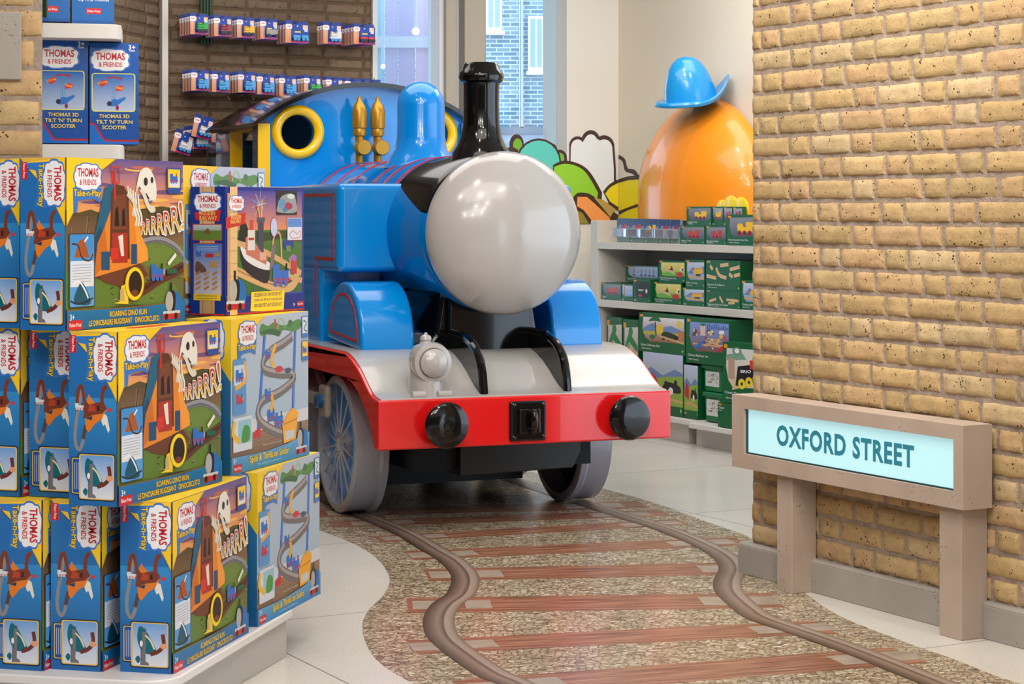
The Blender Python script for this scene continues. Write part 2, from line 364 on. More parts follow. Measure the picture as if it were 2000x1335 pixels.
def art_dino_front(W, H):
    a = Art(W, H)
    a.rect(0, 0, 1, 1, (96, 78, 60)); a.rect(0, .66, 1, .82, (245, 168, 84), (214, 140, 120)); a.rect(0, .82, 1, 1, (212, 138, 122), (92, 84, 150))
    R = random.Random(3)
    for i in range(26):
        x = R.uniform(.05, 1); y = R.uniform(.7, .97); w = R.uniform(.05, .16)
        a.ell(x, y, w, R.uniform(.006, .016), R.choice([(120, 84, 130), (196, 110, 96), (250, 190, 90), (140, 92, 120)]), n=12)
    a.poly([(0, .7), (.1, .68), (.2, .7), (.35, .66), (.6, .7), (.8, .72), (1, .7), (1, .64), (0, .6)], (88, 74, 44))
    a.rect(0, .5, 1, .66, (128, 98, 72), (100, 74, 52))
    for i in range(24):
        x = R.random(); a.line([(x, R.uniform(.5, .55)), (x + R.uniform(-.01, .02), R.uniform(.58, .67))], .003, R.choice([(70, 52, 40), (152, 120, 88)]))
    a.poly([(0, .5), (1, .52), (1, .12), (0, .12)], (92, 112, 52), (128, 98, 66))
    a.blob([(.55, .46), (.8, .5), (1, .46), (1, .3), (.7, .34)], (108, 134, 58)); a.blob([(.0, .34), (.25, .3), (.5, .2), (.4, .12), (0, .12)], (96, 124, 50))
    a.blob([(.6, .26), (.9, .24), (.92, .13), (.55, .13)], (100, 130, 54))
    for i in range(46): 
        x = R.random(); y = R.uniform(.13, .5); a.line([(x, y), (x + R.uniform(.01, .05), y + R.uniform(-.012, .012))], .003, R.choice([(60, 60, 36), (140, 110, 70), (70, 88, 40), (160, 150, 90)]))
    a.line([(.62, .5), (.78, .515), (.92, .47), (1, .4)], .02, (150, 148, 156), True); a.line([(.62, .49), (.78, .505), (.92, .46), (1, .39)], .008, (104, 102, 112), True)
    # track and mound
    a.line([(.24, .33), (.42, .28), (.58, .2), (.78, .27), (1, .34)], .034, (98, 52, 38), True); a.line([(.24, .335), (.42, .285), (.58, .205), (.78, .275), (1, .345)], .012, (60, 30, 26), True)
    a.poly([(.24, .34), (.4, .42), (.6, .38), (.68, .3), (.5, .22), (.3, .27)], (108, 58, 40))
    a.poly([(.22, .52), (.31, .83), (.4, .86), (.38, .55), (.28, .42)], (26, 96, 128)); a.poly([(.22, .52), (.27, .6), (.34, .5), (.26, .36), (.24, .4)], (16, 70, 100))
    a.poly([(.22, .3), (.25, .5), (.31, .6), (.37, .72), (.5, .76), (.6, .66), (.62, .54), (.67, .46), (.68, .39), (.5, .35)], (232, 136, 42))
    a.poly([(.22, .3), (.25, .5), (.31, .6), (.34, .4)], (206, 110, 34)); a.poly([(.56, .62), (.6, .66), (.62, .54), (.67, .46), (.68, .39), (.6, .37)], (246, 156, 60))
    a.poly([(.35, .42), (.36, .8), (.4, .85), (.47, .84), (.51, .78), (.52, .4)], (96, 50, 36)); a.poly([(.37, .58), (.38, .78), (.48, .79), (.5, .58)], (122, 66, 46))
    a.poly([(.39, .6), (.395, .7), (.42, .72), (.43, .6)], (34, 22, 26)); a.poly([(.45, .6), (.455, .7), (.475, .71), (.485, .6)], (34, 22, 26))
    a.rect(.37, .38, .5, .56, (176, 48, 36)); a.poly([(.42, .54), (.46, .55), (.47, .42), (.445, .42)], (236, 222, 206)); a.rect(.36, .4, .42, .47, (214, 50, 44))
    a.rect(.28, .34, .35, .45, (28, 80, 116)); a.rect(.53, .37, .58, .49, (26, 76, 120))
    a.rect(.385, .76, .4, .93, (206, 50, 46)); a.line([(.375, .86), (.365, .95), (.43, .95), (.43, .86), (.375, .86)], .006, (214, 54, 48))
    # skull and bones
    a.line([(.5, .8), (.56, .74), (.55, .66)], .02, (216, 206, 186), True)
    for i in range(5): a.line([(.5 + .022 * i, .84 - .012 * i), (.51 + .022 * i, .79 - .02 * i)], .008, (232, 224, 206))
    a.blob([(.57, .8), (.6, .92), (.65, .955), (.7, .94), (.745, .86), (.745, .76), (.7, .755), (.66, .8), (.64, .78), (.6, .84)], (238, 232, 220))
    a.blob([(.6, .82), (.63, .78), (.66, .72), (.7, .68), (.74, .69), (.73, .72), (.69, .73), (.65, .8)], (226, 216, 198))
    a.ell(.655, .87, .018, .026, (52, 36, 40)); a.ell(.71, .88, .012, .02, (60, 42, 44)); a.poly([(.66, .8), (.7, .755), (.735, .76), (.69, .735)], (70, 36, 36))
    for i in range(6): a.poly([(.668 + i * .013, .765), (.678 + i * .013, .765), (.673 + i * .013, .742)], WHT)
    for d in (0, .022, .044): a.line([(.55 + d, .71), (.575 + d, .65), (.565 + d, .6)], .009, (236, 228, 212), True)
    # growl lettering
    x = .62
    for i, ch in enumerate('RRRRRR!'):
        h = .024 + .0056 * i; w = h * (.8 if ch == 'R' else .3)
        a.text(ch, x + w / W / 2, .585 + .008 * i + max(0, i - 4) * .014, w, h * 1.5, (240, 200, 40), (200, 46, 44), rot=.05 * (i - 2), edge=WHT, off=.0); x += (w + .004) / W
    # corner, logo
    a.poly([(0, 1), (.4, 1), (.28, .93), (.16, .82), (.08, .72), (0, .6)], (226, 178, 60)); a.poly([(0, 1), (.385, 1), (.27, .93), (.15, .82), (.07, .72), (0, .615)], (250, 206, 36))
    ribbon(a, .165, .782, .135); logo(a, .17, .89, .13)
    # inset strip left
    a.rrect(.02, .13, .225, .56, .006, (70, 50, 40)); a.rrect(.026, .135, .219, .555, .005, (92, 160, 220), (60, 140, 205)); a.rect(.03, .25, .215, .4, (226, 226, 232), (214, 224, 238))
    a.poly([(.06, .42), (.1, .52), (.14, .53), (.18, .42)], (170, 84, 40)); a.line([(.04, .5), (.09, .49), (.12, .42), (.18, .4), (.21, .44)], .005, (70, 40, 36), True); a.line([(.14, .51), (.17, .54)], .006, WHT)
    for i in range(7): a.line([(.045, .375 - i * .016), (.195, .377 - i * .016)], .0012, (130, 130, 150))
    a.blob([(.06, .16), (.09, .25), (.13, .27), (.19, .15)], (20, 84, 110)); a.line([(.05, .27), (.1, .28), (.15, .22), (.17, .18)], .006, WHT, True); a.line([(.03, .17), (.1, .15), (.21, .18)], .005, (30, 40, 56), True)
    # inset card top right
    a.poly([(.84, .96), (.97, .96), (.97, .82), (.95, .8), (.86, .8), (.84, .82)], (40, 80, 160)); a.rect(.85, .835, .96, .95, (250, 206, 40)); a.rect(.862, .84, .948, .9, (226, 230, 240)); mini_engine(a, .905, .885, .045)
    # hole
    a.poly([(.38, .14), (.43, .15), (.44, .24), (.5, .26), (.5, .13)], (240, 206, 50)); a.poly([(.4, .155), (.43, .16), (.43, .22), (.46, .23), (.47, .15)], (200, 170, 120))
    a.ell(.555, .25, .085, .105, (120, 104, 40)); a.ell(.555, .25, .08, .1, (246, 212, 40)); a.ell(.56, .25, .058, .078, (40, 22, 20)); a.ell(.555, .195, .03, .02, (120, 60, 36))
    mini_engine(a, .76, .3, .075); a.rect(.84, .3, .93, .33, (30, 96, 70)); a.line([(.85, .36), (.92, .42)], .012, (236, 232, 220))
    # foot
    a.poly([(0, 0), (1, 0), (1, .13), (.6, .105), (0, .115)], (0, 92, 156), (18, 120, 176)); a.line([(0, .117), (.5, .11), (.85, .12)], .004, (120, 96, 60))
    mini_front(a, .87, .04, .105)
    a.text('ROARING DINO RUN', .5, .078, .19, .017, (244, 206, 60), edge=(30, 30, 30)); a.text('LE DINOSAURE RUGISSANT · DINOCIRCUITO', .47, .032, .36, .017, (244, 206, 60), edge=(30, 30, 30))
    a.text('3+', .04, .075, .022, .018, WHT); fp(a, .065, .03, .065)
    return a
def art_dino_side(W, H):
    a = Art(W, H); r = -math.pi / 2
    a.rect(0, 0, 1, 1, (34, 104, 170), (38, 110, 180)); a.rect(0, .22, 1, .62, (34, 100, 165), (52, 140, 205))
    c = [(0, 1), (.1, .96), (.3, .9), (.55, .83), (.75, .74), (.9, .66), (1, .6)]
    a.poly([(1, 1)] + [(x, y - .006) for x, y in c], (60, 56, 80)); a.poly([(1, 1)] + c, (226, 180, 70)); a.poly([(1, 1)] + [(x, y + .012) for x, y in c[1:]], (250, 204, 36))
    fp(a, .09, .925, .05, r); ribbon(a, .46, .84, .13, r); logo(a, .76, .85, .13, r)
    # looped track and mound
    a.line([(.28, .66), (.22, .58), (.14, .44), (.14, .36), (.2, .32), (.27, .34), (.34, .42)], .011, (140, 136, 140), True)
    a.line([(.36, .52), (.33, .6), (.27, .68), (.2, .66), (.16, .54)], .011, (122, 60, 44), True); a.line([(.3, .38), (.36, .46)], .012, (92, 66, 60))
    a.poly([(.34, .5), (.34, .56), (.42, .64), (.46, .62), (.66, .55), (.8, .56), (.7, .5), (.55, .47), (.42, .42), (.36, .44)], (228, 124, 44))
    a.poly([(.3, .5), (.36, .6), (.42, .58), (.72, .6), (.8, .56), (.7, .53), (.5, .52), (.36, .5)], (122, 58, 42)); a.line([(.7, .57), (.7, .63), (.74, .68), (.8, .68)], .012, (124, 60, 44), True)
    a.poly([(.4, .54), (.44, .585), (.56, .57), (.56, .54)], (180, 70, 44)); a.rect(.6, .545, .64, .575, (50, 26, 26)); a.line([(.82, .55), (.9, .555)], .01, (210, 60, 70))
    a.poly([(.68, .49), (.74, .53), (.8, .52), (.86, .44), (.83, .42), (.76, .47), (.72, .46)], (232, 226, 214)); mini_engine(a, .23, .56, .03, (220, 222, 226)); a.poly([(.36, .5), (.5, .515), (.48, .49)], (20, 66, 96))
    # inset
    a.rrect(.2, .03, .97, .3, .008, (40, 36, 60)); a.rrect(.05, .06, .3, .275, .006, (40, 36, 60)); a.rrect(.065, .065, .29, .27, .005, (226, 190, 90)); a.rrect(.085, .07, .27, .265, .004, (34, 80, 160))
    for i in range(4): a.line([(.12 + i * .04, .09), (.12 + i * .04, .245)], .0016, (200, 210, 230))
    a.rrect(.22, .036, .955, .294, .007, (226, 190, 90)); a.rrect(.25, .042, .93, .288, .006, (226, 226, 232), (110, 160, 220))
    a.poly([(.4, .05), (.5, .05), (.52, .26), (.42, .26)], (110, 108, 118)); a.blob([(.34, .2), (.38, .27), (.5, .25), (.66, .17), (.72, .12), (.56, .11), (.42, .13)], (14, 104, 120)); a.blob([(.3, .08), (.36, .1), (.4, .08), (.36, .055)], (14, 104, 120))
    a.poly([(.4, .045), (.58, .045), (.56, .06), (.5, .07), (.52, .24), (.44, .24), (.44, .07)], (118, 114, 122)); a.line([(.6, .11), (.76, .13), (.86, .17), (.84, .23)], .012, (110, 50, 42), True)
    a.line([(.5, .22), (.6, .19), (.68, .14)], .005, (232, 220, 170), True); a.ell(.86, .16, .07, .016, (228, 160, 120)); a.ell(.42, .17, .03, .018, WHT)
    return a
def art_spills_front(W, H):
    a = Art(W, H)
    a.rect(0, 0, 1, 1, (160, 190, 212), (186, 196, 214)); a.rect(0, .24, 1, .33, (214, 214, 222)); a.rect(0, .1, 1, .245, (128, 98, 76), (156, 128, 100))
    for i in range(6): a.line([(0, .12 + i * .022), (1, .13 + i * .022)], .0012, (110, 84, 62))
    a.poly([(0, 1), (.42, 1), (.3, .93), (.16, .8), (.07, .7), (0, .58)], (250, 206, 36)); a.line([(.42, 1), (.3, .93), (.16, .8), (.07, .7), (0, .58)], .005, (226, 176, 70), True)
    for x0, x1 in ((.42, .33), (.82, .78)): a.line([(x0, .9), (x1, .22)], .02, (34, 96, 190)); a.line([(x0 + .006, .9), (x1 + .006, .24)], .005, (90, 150, 225))
    a.poly([(.29, .25), (.37, .27), (.36, .2), (.28, .2)], (206, 40, 56)); a.poly([(.72, .25), (.84, .27), (.84, .2), (.72, .2)], (206, 40, 56))
    a.blob([(.35, .9), (.38, .95), (.46, .93), (.54, .95), (.66, .92), (.78, .94), (.88, .95), (.9, .9), (.8, .87), (.66, .89), (.6, .85), (.5, .88), (.38, .87)], (84, 138, 66))
    a.blob([(.36, .89), (.5, .91), (.62, .88), (.6, .855), (.5, .87)], (54, 100, 52)); a.line([(.55, .97), (.56, .9)], .014, (200, 60, 80)); a.line([(.58, .9), (.61, .96), (.66, .96), (.68, .9)], .006, (160, 196, 130), True); a.ell(.75, .93, .03, .025, (64, 118, 60))
    t = [(.78, .84), (.66, .8), (.5, .76), (.4, .7), (.42, .64), (.6, .6), (.78, .58), (.78, .53), (.6, .47), (.4, .44), (.33, .36), (.4, .28), (.6, .2), (.72, .18)]
    a.line(t, .034, (116, 108, 108), True); a.line([(x, y + .012) for x, y in t], .012, (166, 160, 162), True)
    a.line([(.56, .8), (.5, .7), (.54, .65)], .018, (240, 176, 50), True); a.line([(.5, .48), (.52, .4), (.48, .36)], .018, (240, 176, 50), True); a.ell(.6, .63, .05, .022, (206, 44, 56)); a.ell(.72, .61, .04, .02, (70, 80, 110))
    mini_engine(a, .46, .735, .045); mini_engine(a, .46, .47, .05); mini_engine(a, .6, .28, .07); mini_engine(a, .5, .32, .06)
    a.poly([(.66, .12), (.82, .13), (.84, .26), (.86, .31), (.78, .35), (.7, .31), (.64, .24)], (244, 172, 34)); a.poly([(.68, .14), (.8, .145), (.8, .2), (.68, .2)], (200, 206, 210)); a.line([(.66, .25), (.84, .27)], .004, (190, 120, 20))
    ribbon(a, .19, .797, .135); logo(a, .2, .9, .13)
    a.rrect(.02, .38, .18, .74, .006, (90, 150, 210)); a.rect(.03, .57, .17, .7, (200, 216, 236)); a.line([(.16, .72), (.17, .6), (.05, .55)], .014, (240, 176, 50), True); mini_engine(a, .1, .62, .06); mini_engine(a, .1, .47, .05, (200, 60, 70))
    a.rrect(.02, .14, .25, .36, .005, (214, 220, 232)); a.rect(.08, .19, .24, .34, (150, 196, 214)); a.blob([(.12, .2), (.15, .3), (.22, .28), (.21, .2)], (70, 150, 66)); a.line([(.04, .34), (.02, .26), (.1, .2)], .02, (240, 186, 50), True)
    a.rrect(.9, .82, .985, .97, .004, (60, 120, 190)); a.rect(.907, .85, .978, .963, (214, 226, 236)); a.line([(.92, .94), (.96, .92), (.93, .88), (.97, .86)], .005, (70, 100, 60), True)
    a.rrect(.9, .66, .985, .8, .004, (60, 120, 190)); a.rect(.907, .69, .978, .793, (250, 206, 40)); mini_engine(a, .94, .73, .035)
    a.poly([(0, 0), (1, 0), (1, .16), (.7, .115), (.4, .1), (0, .11)], (20, 130, 190), (110, 170, 215)); mini_front(a, .88, .045, .1)
    a.text('Spills & Thrills on Sodor', .47, .065, .3, .03, (250, 210, 50), edge=(40, 90, 50), off=.02); a.text('The thrilling train adventures!', .47, .025, .18, .008, (190, 220, 240), off=.0)
    a.text('3+', .04, .085, .02, .016, WHT); fp(a, .07, .035, .06)
    a.text('Skill and action in one play set', .5, .145, .14, .006, (226, 220, 214), off=0)
    return a
def art_spills_side(W, H):
    a = Art(W, H); a.rect(0, 0, 1, 1, (22, 92, 140), (60, 130, 180)); a.poly([(1, 1), (0, 1), (.3, .9), (.6, .78), (1, .6)], (250, 206, 36)); logo(a, .6, .86, .14, -math.pi / 2)
    a.line([(.1, .52), (.5, .54), (.8, .5)], .02, (60, 100, 60), True); a.line([(.5, .54), (.6, .44), (.4, .38), (.7, .36)], .014, (80, 120, 70), True); return a
def art_wood_front(W, H):
    a = Art(W, H)
    a.rect(0, 0, 1, 1, (38, 50, 140)); a.rect(.13, .62, .97, .97, (236, 150, 90), (70, 72, 160)); a.rect(.13, .14, .97, .66, (66, 104, 56), (80, 120, 50))
    a.poly([(.13, .6), (.3, .66), (.5, .64), (.97, .66), (.97, .6), (.13, .55)], (54, 76, 44)); a.blob([(.16, .56), (.2, .74), (.26, .7), (.3, .58)], (36, 44, 34))
    for i in range(26):
        an = i * .7; r = .03 + .012 * (i % 7); a.line([(.42, .86), (.42 + math.cos(an) * r * 1.1, .87 + math.sin(an) * r)], .0014, [(220, 230, 255), (120, 180, 240), (250, 220, 160)][i % 3])
    a.line([(.14, .56), (.5, .48), (.96, .3)], .02, (206, 166, 116), True); a.line([(.14, .34), (.45, .24), (.75, .18), (.9, .26), (.82, .44)], .03, (212, 172, 120), True); a.line([(.14, .35), (.45, .25), (.75, .19)], .004, (150, 108, 70), True); a.line([(.7, .3), (.97, .24)], .02, (206, 166, 116))
    a.rect(.4, .48, .47, .74, (74, 70, 90)); a.rect(.385, .72, .485, .76, (90, 84, 100)); a.line([(.42, .76), (.4, .84)], .005, (240, 190, 60)); a.line([(.44, .76), (.45, .9)], .006, (240, 190, 60)); a.line([(.41, .76), (.37, .86)], .004, (200, 60, 60))
    a.blob([(.18, .52), (.22, .36), (.4, .26), (.52, .24), (.54, .36), (.4, .4), (.28, .46)], (44, 38, 44)); a.blob([(.18, .53), (.24, .43), (.4, .36), (.55, .34), (.54, .4), (.38, .44), (.26, .5)], (226, 224, 226))
    a.poly([(.25, .47), (.5, .38), (.52, .45), (.42, .5), (.3, .62), (.24, .6)], (196, 120, 100)); a.rect(.27, .5, .36, .66, (222, 214, 208)); a.rect(.28, .58, .35, .6, (180, 60, 60)); a.rect(.3, .66, .34, .74, (200, 80, 70)); a.rect(.42, .42, .5, .48, (224, 170, 150))
    a.line([(.56, .36), (.6, .6), (.68, .62), (.7, .4)], .01, (200, 160, 112), True); a.poly([(.54, .34), (.6, .36), (.62, .56), (.58, .54)], (120, 110, 120)); a.ell(.79, .54, .07, .05, (40, 70, 150)); a.rect(.76, .48, .82, .53, (110, 140, 80))
    mini_engine(a, .7, .27, .11, (60, 110, 200)); a.rect(.82, .3, .9, .42, (190, 60, 60)); a.poly([(.8, .42), (.86, .46), (.9, .44), (.88, .4)], (150, 110, 190))
    a.ell(.6, .68, .046, .08, (170, 60, 90)); a.ell(.6, .68, .042, .074, (190, 200, 236)); a.rect(.77, .57, .97, .76, (170, 60, 90)); a.rect(.775, .575, .965, .755, (216, 220, 236)); a.rect(.78, .68, .96, .75, (90, 140, 210)); a.line([(.8, .62), (.85, .65), (.9, .62), (.94, .65), (.94, .6), (.84, .59), (.8, .62)], .003, (200, 130, 70), True)
    a.rect(.63, .78, .9, .975, (46, 40, 44)); a.blob([(.64, .84), (.7, .93), (.84, .95), (.89, .88), (.88, .8), (.66, .8)], (150, 156, 160)); a.ell(.78, .85, .06, .03, (170, 60, 80)); a.ell(.7, .87, .05, .04, (100, 150, 190)); a.ell(.82, .93, .05, .02, (206, 220, 214)); a.ell(.74, .82, .03, .018, (60, 130, 170))
    a.rect(0, 0, 1, .14, (28, 44, 136)); a.rect(0, .14, .97, .152, (60, 90, 160)); a.rect(.05, 0, .14, 1, (224, 184, 132), (232, 192, 140)); a.rect(.02, .03, .055, .95, (198, 160, 112))
    for i in range(9): a.line([(.05, .1 + i * .1), (.14, .1 + i * .1)], .0018, (176, 136, 94))
    logo(a, .13, .87, .085); a.poly([(.0, .76), (.24, .8), (.23, .71), (.0, .67)], (200, 56, 44)); a.text('WOODEN', .12, .763, .06, .013, (244, 206, 120), rot=.06); a.text('RAILWAY', .12, .73, .06, .013, (244, 206, 120), rot=.06)
    a.poly([(.3, .02), (.72, .0), (.735, .17), (.31, .17)], (246, 212, 50)); 
    for i, t in enumerate(('CELEBRATION ON SODOR SET', 'JOUR DE FÊTE À CHICALOR', 'GROSSES FEST AUF SODOR SET')): a.text(t, .52, .145 - i * .042, .17, .012, (30, 40, 90), off=.02)
    mini_front(a, .1, .07, .12); fp(a, .94, .05, .04); a.text('3+', .86, .05, .012, .01, WHT)
    a.rect(.14, -.0, .99, .012, (190, 40, 50)); return a
def art_wood_side(W, H):
    a = Art(W, H); a.rect(0, 0, 1, 1, (24, 58, 150), (28, 50, 130)); a.rect(.27, 0, .7, 1, (210, 168, 118)); a.line([(.36, 0), (.36, 1)], .003, (160, 120, 84)); a.line([(.62, 0), (.62, 1)], .003, (160, 120, 84))
    logo(a, .5, .88, .105); a.poly([(.12, .8), (.88, .82), (.84, .73), (.16, .74)], (196, 50, 44)); a.text('WOODEN', .48, .795, .065, .015, (240, 200, 110)); a.text('RAILWAY', .52, .755, .07, .015, (240, 200, 110))
    a.rrect(.06, .58, .92, .71, .004, (180, 70, 60)); a.rect(.09, .587, .89, .703, (130, 146, 70), (190, 196, 200)); a.rect(.09, .587, .89, .66, (106, 134, 54)); a.blob([(.4, .64), (.46, .67), (.54, .67), (.56, .63)], (120, 90, 60))
    a.rrect(.08, .15, .92, .56, .004, (180, 70, 60)); a.rect(.11, .157, .89, .553, (214, 206, 214), (60, 120, 200))
    for i in range(3): a.line([(.2, .535 - i * .014), (.8, .535 - i * .014)], .0014, (200, 214, 240))
    mini_engine(a, .25, .47, .025); a.rect(.44, .45, .66, .48, (190, 50, 46)); a.rect(.72, .46, .86, .49, (180, 140, 90)); a.blob([(.14, .36), (.2, .42), (.4, .38), (.46, .34), (.2, .33)], (110, 84, 70)); a.rect(.55, .37, .8, .42, (190, 150, 100))
    for i in range(4):
        for j in range(3): a.line([(.16 + j * .24, .2 + i * .038), (.3 + j * .24, .225 + i * .038)], .007, [(196, 150, 96), (176, 132, 84)][(i + j) % 2])
    a.rect(.1, .115, .88, .165, (244, 208, 56)); a.line([(.2, .15), (.78, .15)], .0016, (90, 80, 40)); a.line([(.2, .13), (.78, .13)], .0016, (90, 80, 40)); a.rect(0, 0, 1, .012, (190, 40, 50)); return a
def art_scooter(W, H):
    a = Art(W, H); a.rect(0, 0, 1, 1, (10, 70, 150), (12, 84, 168)); R = random.Random(5)
    for i in range(70):
        x, y = R.random(), R.random(); r = R.uniform(.008, .02)
        if .12 < y < .26 or y > .9: continue
        a.line([(px, py) for px, py in circle(x, y, r / W * .6, r / H * .6, 12)] + [(x + r / W * .6, y)], .0022, (22, 98, 184))
    a.poly([(0, 0), (1, 0), (1, .035), (.4, .035), (.27, .06), (.16, .16), (.06, .2), (0, .21)], (10, 100, 190)); a.line([(0, .205), (.1, .19), (.18, .13), (.28, .055), (.4, .035), (1, .035)], .008, (170, 30, 50), True)
    logo(a, .42, .83, .155); a.text('3+', .86, .96, .028, .02, WHT); a.text('YEARS', .86, .925, .024, .008, WHT)
    a.rrect(.04, .32, .93, .7, .012, (222, 218, 110)); a.rrect(.06, .328, .91, .692, .01, (176, 190, 214), (20, 100, 180))
    a.line([(.48, .42), (.5, .66)], .003, (60, 140, 200)); a.line([(.44, .42), (.48, .66)], .002, (60, 140, 200)); a.line([(.53, .42), (.52, .66)], .002, (60, 140, 200)); a.line([(.36, .65), (.48, .66), (.66, .645)], .007, (170, 40, 60), True)
    a.poly([(.4, .4), (.48, .45), (.56, .44), (.72, .47), (.74, .45), (.56, .38), (.44, .37)], (40, 110, 190)); a.ell(.4, .4, .05, .024, (30, 40, 70)); a.ell(.56, .36, .036, .026, (170, 40, 60)); a.ell(.56, .36, .018, .013, (40, 60, 110))
    a.poly([(.16, .6), (.3, .64), (.36, .62), (.34, .59), (.24, .565)], (208, 44, 40)); a.text('TILT TO TURN', .26, .605, .04, .009, (250, 210, 60), rot=.25, off=.01); a.poly([(.52, .56), (.62, .585), (.7, .56), (.66, .53), (.54, .525)], (208, 44, 40)); a.text('TO BRAKE', .6, .555, .03, .009, (250, 210, 60), rot=-.2, off=.01)
    for i, (t, w) in enumerate((('THOMAS 3D', .125), ("TILT 'N' TURN", .15), ('SCOOTER', .1))): a.text(t, .5, .275 - i * .055, w, .016, (226, 206, 130), edge=(20, 40, 90), off=.02)
    return a
def art_first(W, H):
    a = Art(W, H); a.rect(0, 0, 1, 1, (10, 96, 170), (14, 104, 180)); a.rect(0, 0, 1, .05, (8, 80, 150)); a.text('My First Thomas', .52, .37, .125, .016, WHT, off=.01); fp(a, .52, .2, .06); return a

# ------------------------------------------------------------------ room shell
def struct(o, label=None):
    o['kind'] = 'structure'
    if label: o['label'] = label
    return o
def floor_mat():
    m = mat('terrazzo_floor', (224, 220, 212), .2, vary=(2.2, (213, 208, 199), .6)); nt = m.node_tree; b = nt.nodes['Principled BSDF']
    tc = nt.nodes.new('ShaderNodeTexCoord'); v = nt.nodes.new('ShaderNodeTexNoise'); v.inputs['Scale'].default_value = 160
    nt.links.new(tc.outputs['Object'], v.inputs['Vector']); r = nt.nodes.new('ShaderNodeMapRange'); r.inputs[1].default_value = .6; r.inputs[2].default_value = .7
    nt.links.new(v.outputs['Fac'], r.inputs[0]); old = b.inputs['Base Color'].links[0].from_socket
    mix = nt.nodes.new('ShaderNodeMix'); mix.data_type = 'RGBA'; mix.inputs[7].default_value = lin((176, 168, 158))
    nt.links.new(r.outputs[0], mix.inputs[0]); nt.links.new(old, mix.inputs[6])
    # slab joints
    mp = nt.nodes.new('ShaderNodeMapping'); mp.inputs['Rotation'].default_value = (0, 0, -ROTV); mp.inputs['Location'].default_value = (.35, .5, 0); nt.links.new(tc.outputs['Object'], mp.inputs['Vector'])
    br = nt.nodes.new('ShaderNodeTexBrick'); br.offset = 0; br.inputs['Scale'].default_value = 1; br.inputs['Brick Width'].default_value = 1.5; br.inputs['Row Height'].default_value = 1.5; br.inputs['Mortar Size'].default_value = .003; br.inputs['Mortar Smooth'].default_value = 0
    nt.links.new(mp.outputs[0], br.inputs['Vector'])
    m2 = nt.nodes.new('ShaderNodeMix'); m2.data_type = 'RGBA'; m2.inputs[7].default_value = lin((140, 134, 126)); nt.links.new(br.outputs['Fac'], m2.inputs[0]); nt.links.new(mix.outputs[2], m2.inputs[6])
    nt.links.new(m2.outputs[2], b.inputs['Base Color']); return m
struct(MB().box(-6, -4, -.1, 7, 17.5, 0).build('floor', floor_mat(), smooth=False))
struct(MB().box(-6, -4, CEIL, 7, 17.5, CEIL + .1).build('ceiling', CEILM, smooth=False))
DIMW = mat('dim_taupe_wall', (104, 92, 82), .9)
struct(MB().box(-6.1, -4.1, 0, 7, -4, CEIL).build('wall_behind', DIMW, smooth=False))
struct(MB().box(-6.1, -4, 0, -6, 14, CEIL).build('wall_left', mat('dark_left_wall', (62, 54, 50), .9), smooth=False))

def brick_mat(name, tint=1.0, specks=True):
    if name in MATS: return MATS[name]
    m = bpy.data.materials.new(name); m.use_nodes = True; nt = m.node_tree; b = nt.nodes['Principled BSDF']; b.inputs['Roughness'].default_value = .85; b.inputs['Specular IOR Level'].default_value = .2
    at = nt.nodes.new('ShaderNodeAttribute'); at.attribute_name = 'Col'; tc = nt.nodes.new('ShaderNodeTexCoord')
    n1 = nt.nodes.new('ShaderNodeTexNoise'); n1.inputs['Scale'].default_value = 14; n1.inputs['Detail'].default_value = 8; n1.inputs['Roughness'].default_value = .7; nt.links.new(tc.outputs['Object'], n1.inputs['Vector'])
    mr = nt.nodes.new('ShaderNodeMapRange'); mr.inputs[1].default_value = .3; mr.inputs[2].default_value = .75; mr.inputs[3].default_value = .78; mr.inputs[4].default_value = 1.18; nt.links.new(n1.outputs['Fac'], mr.inputs[0])
    mul = nt.nodes.new('ShaderNodeMix'); mul.data_type = 'RGBA'; mul.blend_type = 'MULTIPLY'; mul.inputs[0].default_value = 1; nt.links.new(at.outputs['Color'], mul.inputs[6]); nt.links.new(mr.outputs[0], mul.inputs[7])
    v = nt.nodes.new('ShaderNodeTexVoronoi'); v.inputs['Scale'].default_value = 75; nt.links.new(tc.outputs['Object'], v.inputs['Vector'])
    n2 = nt.nodes.new('ShaderNodeTexNoise'); n2.inputs['Scale'].default_value = 22; nt.links.new(tc.outputs['Object'], n2.inputs['Vector'])
    ad = nt.nodes.new('ShaderNodeMath'); ad.operation = 'SUBTRACT'; nt.links.new(v.outputs['Distance'], ad.inputs[0])
    s2 = nt.nodes.new('ShaderNodeMapRange'); s2.inputs[1].default_value = .48; s2.inputs[2].default_value = .68; s2.inputs[3].default_value = 0; s2.inputs[4].default_value = .3; nt.links.new(n2.outputs['Fac'], s2.inputs[0]); nt.links.new(s2.outputs[0], ad.inputs[1])
    s3 = nt.nodes.new('ShaderNodeMapRange'); s3.inputs[1].default_value = -.02; s3.inputs[2].default_value = .07; nt.links.new(ad.outputs[0], s3.inputs[0])
    mx = nt.nodes.new('ShaderNodeMix'); mx.data_type = 'RGBA'; mx.inputs[6].default_value = lin((70, 54, 40)); nt.links.new(s3.outputs[0], mx.inputs[0]); nt.links.new(mul.outputs[2], mx.inputs[7]); nt.links.new(mx.outputs[2], b.inputs['Base Color'])
    bp = nt.nodes.new('ShaderNodeBump'); bp.inputs['Strength'].default_value = .9; bp.inputs['Distance'].default_value = .012; h = nt.nodes.new('ShaderNodeMath'); h.operation = 'MULTIPLY'
    nt.links.new(n1.outputs['Fac'], h.inputs[0]); nt.links.new(s3.outputs[0], h.inputs[1]); nt.links.new(h.outputs[0], bp.inputs['Height']); nt.links.new(bp.outputs['Normal'], b.inputs['Normal'])
    MATS[name] = m; return m
BRICK = brick_mat('stock_brick')
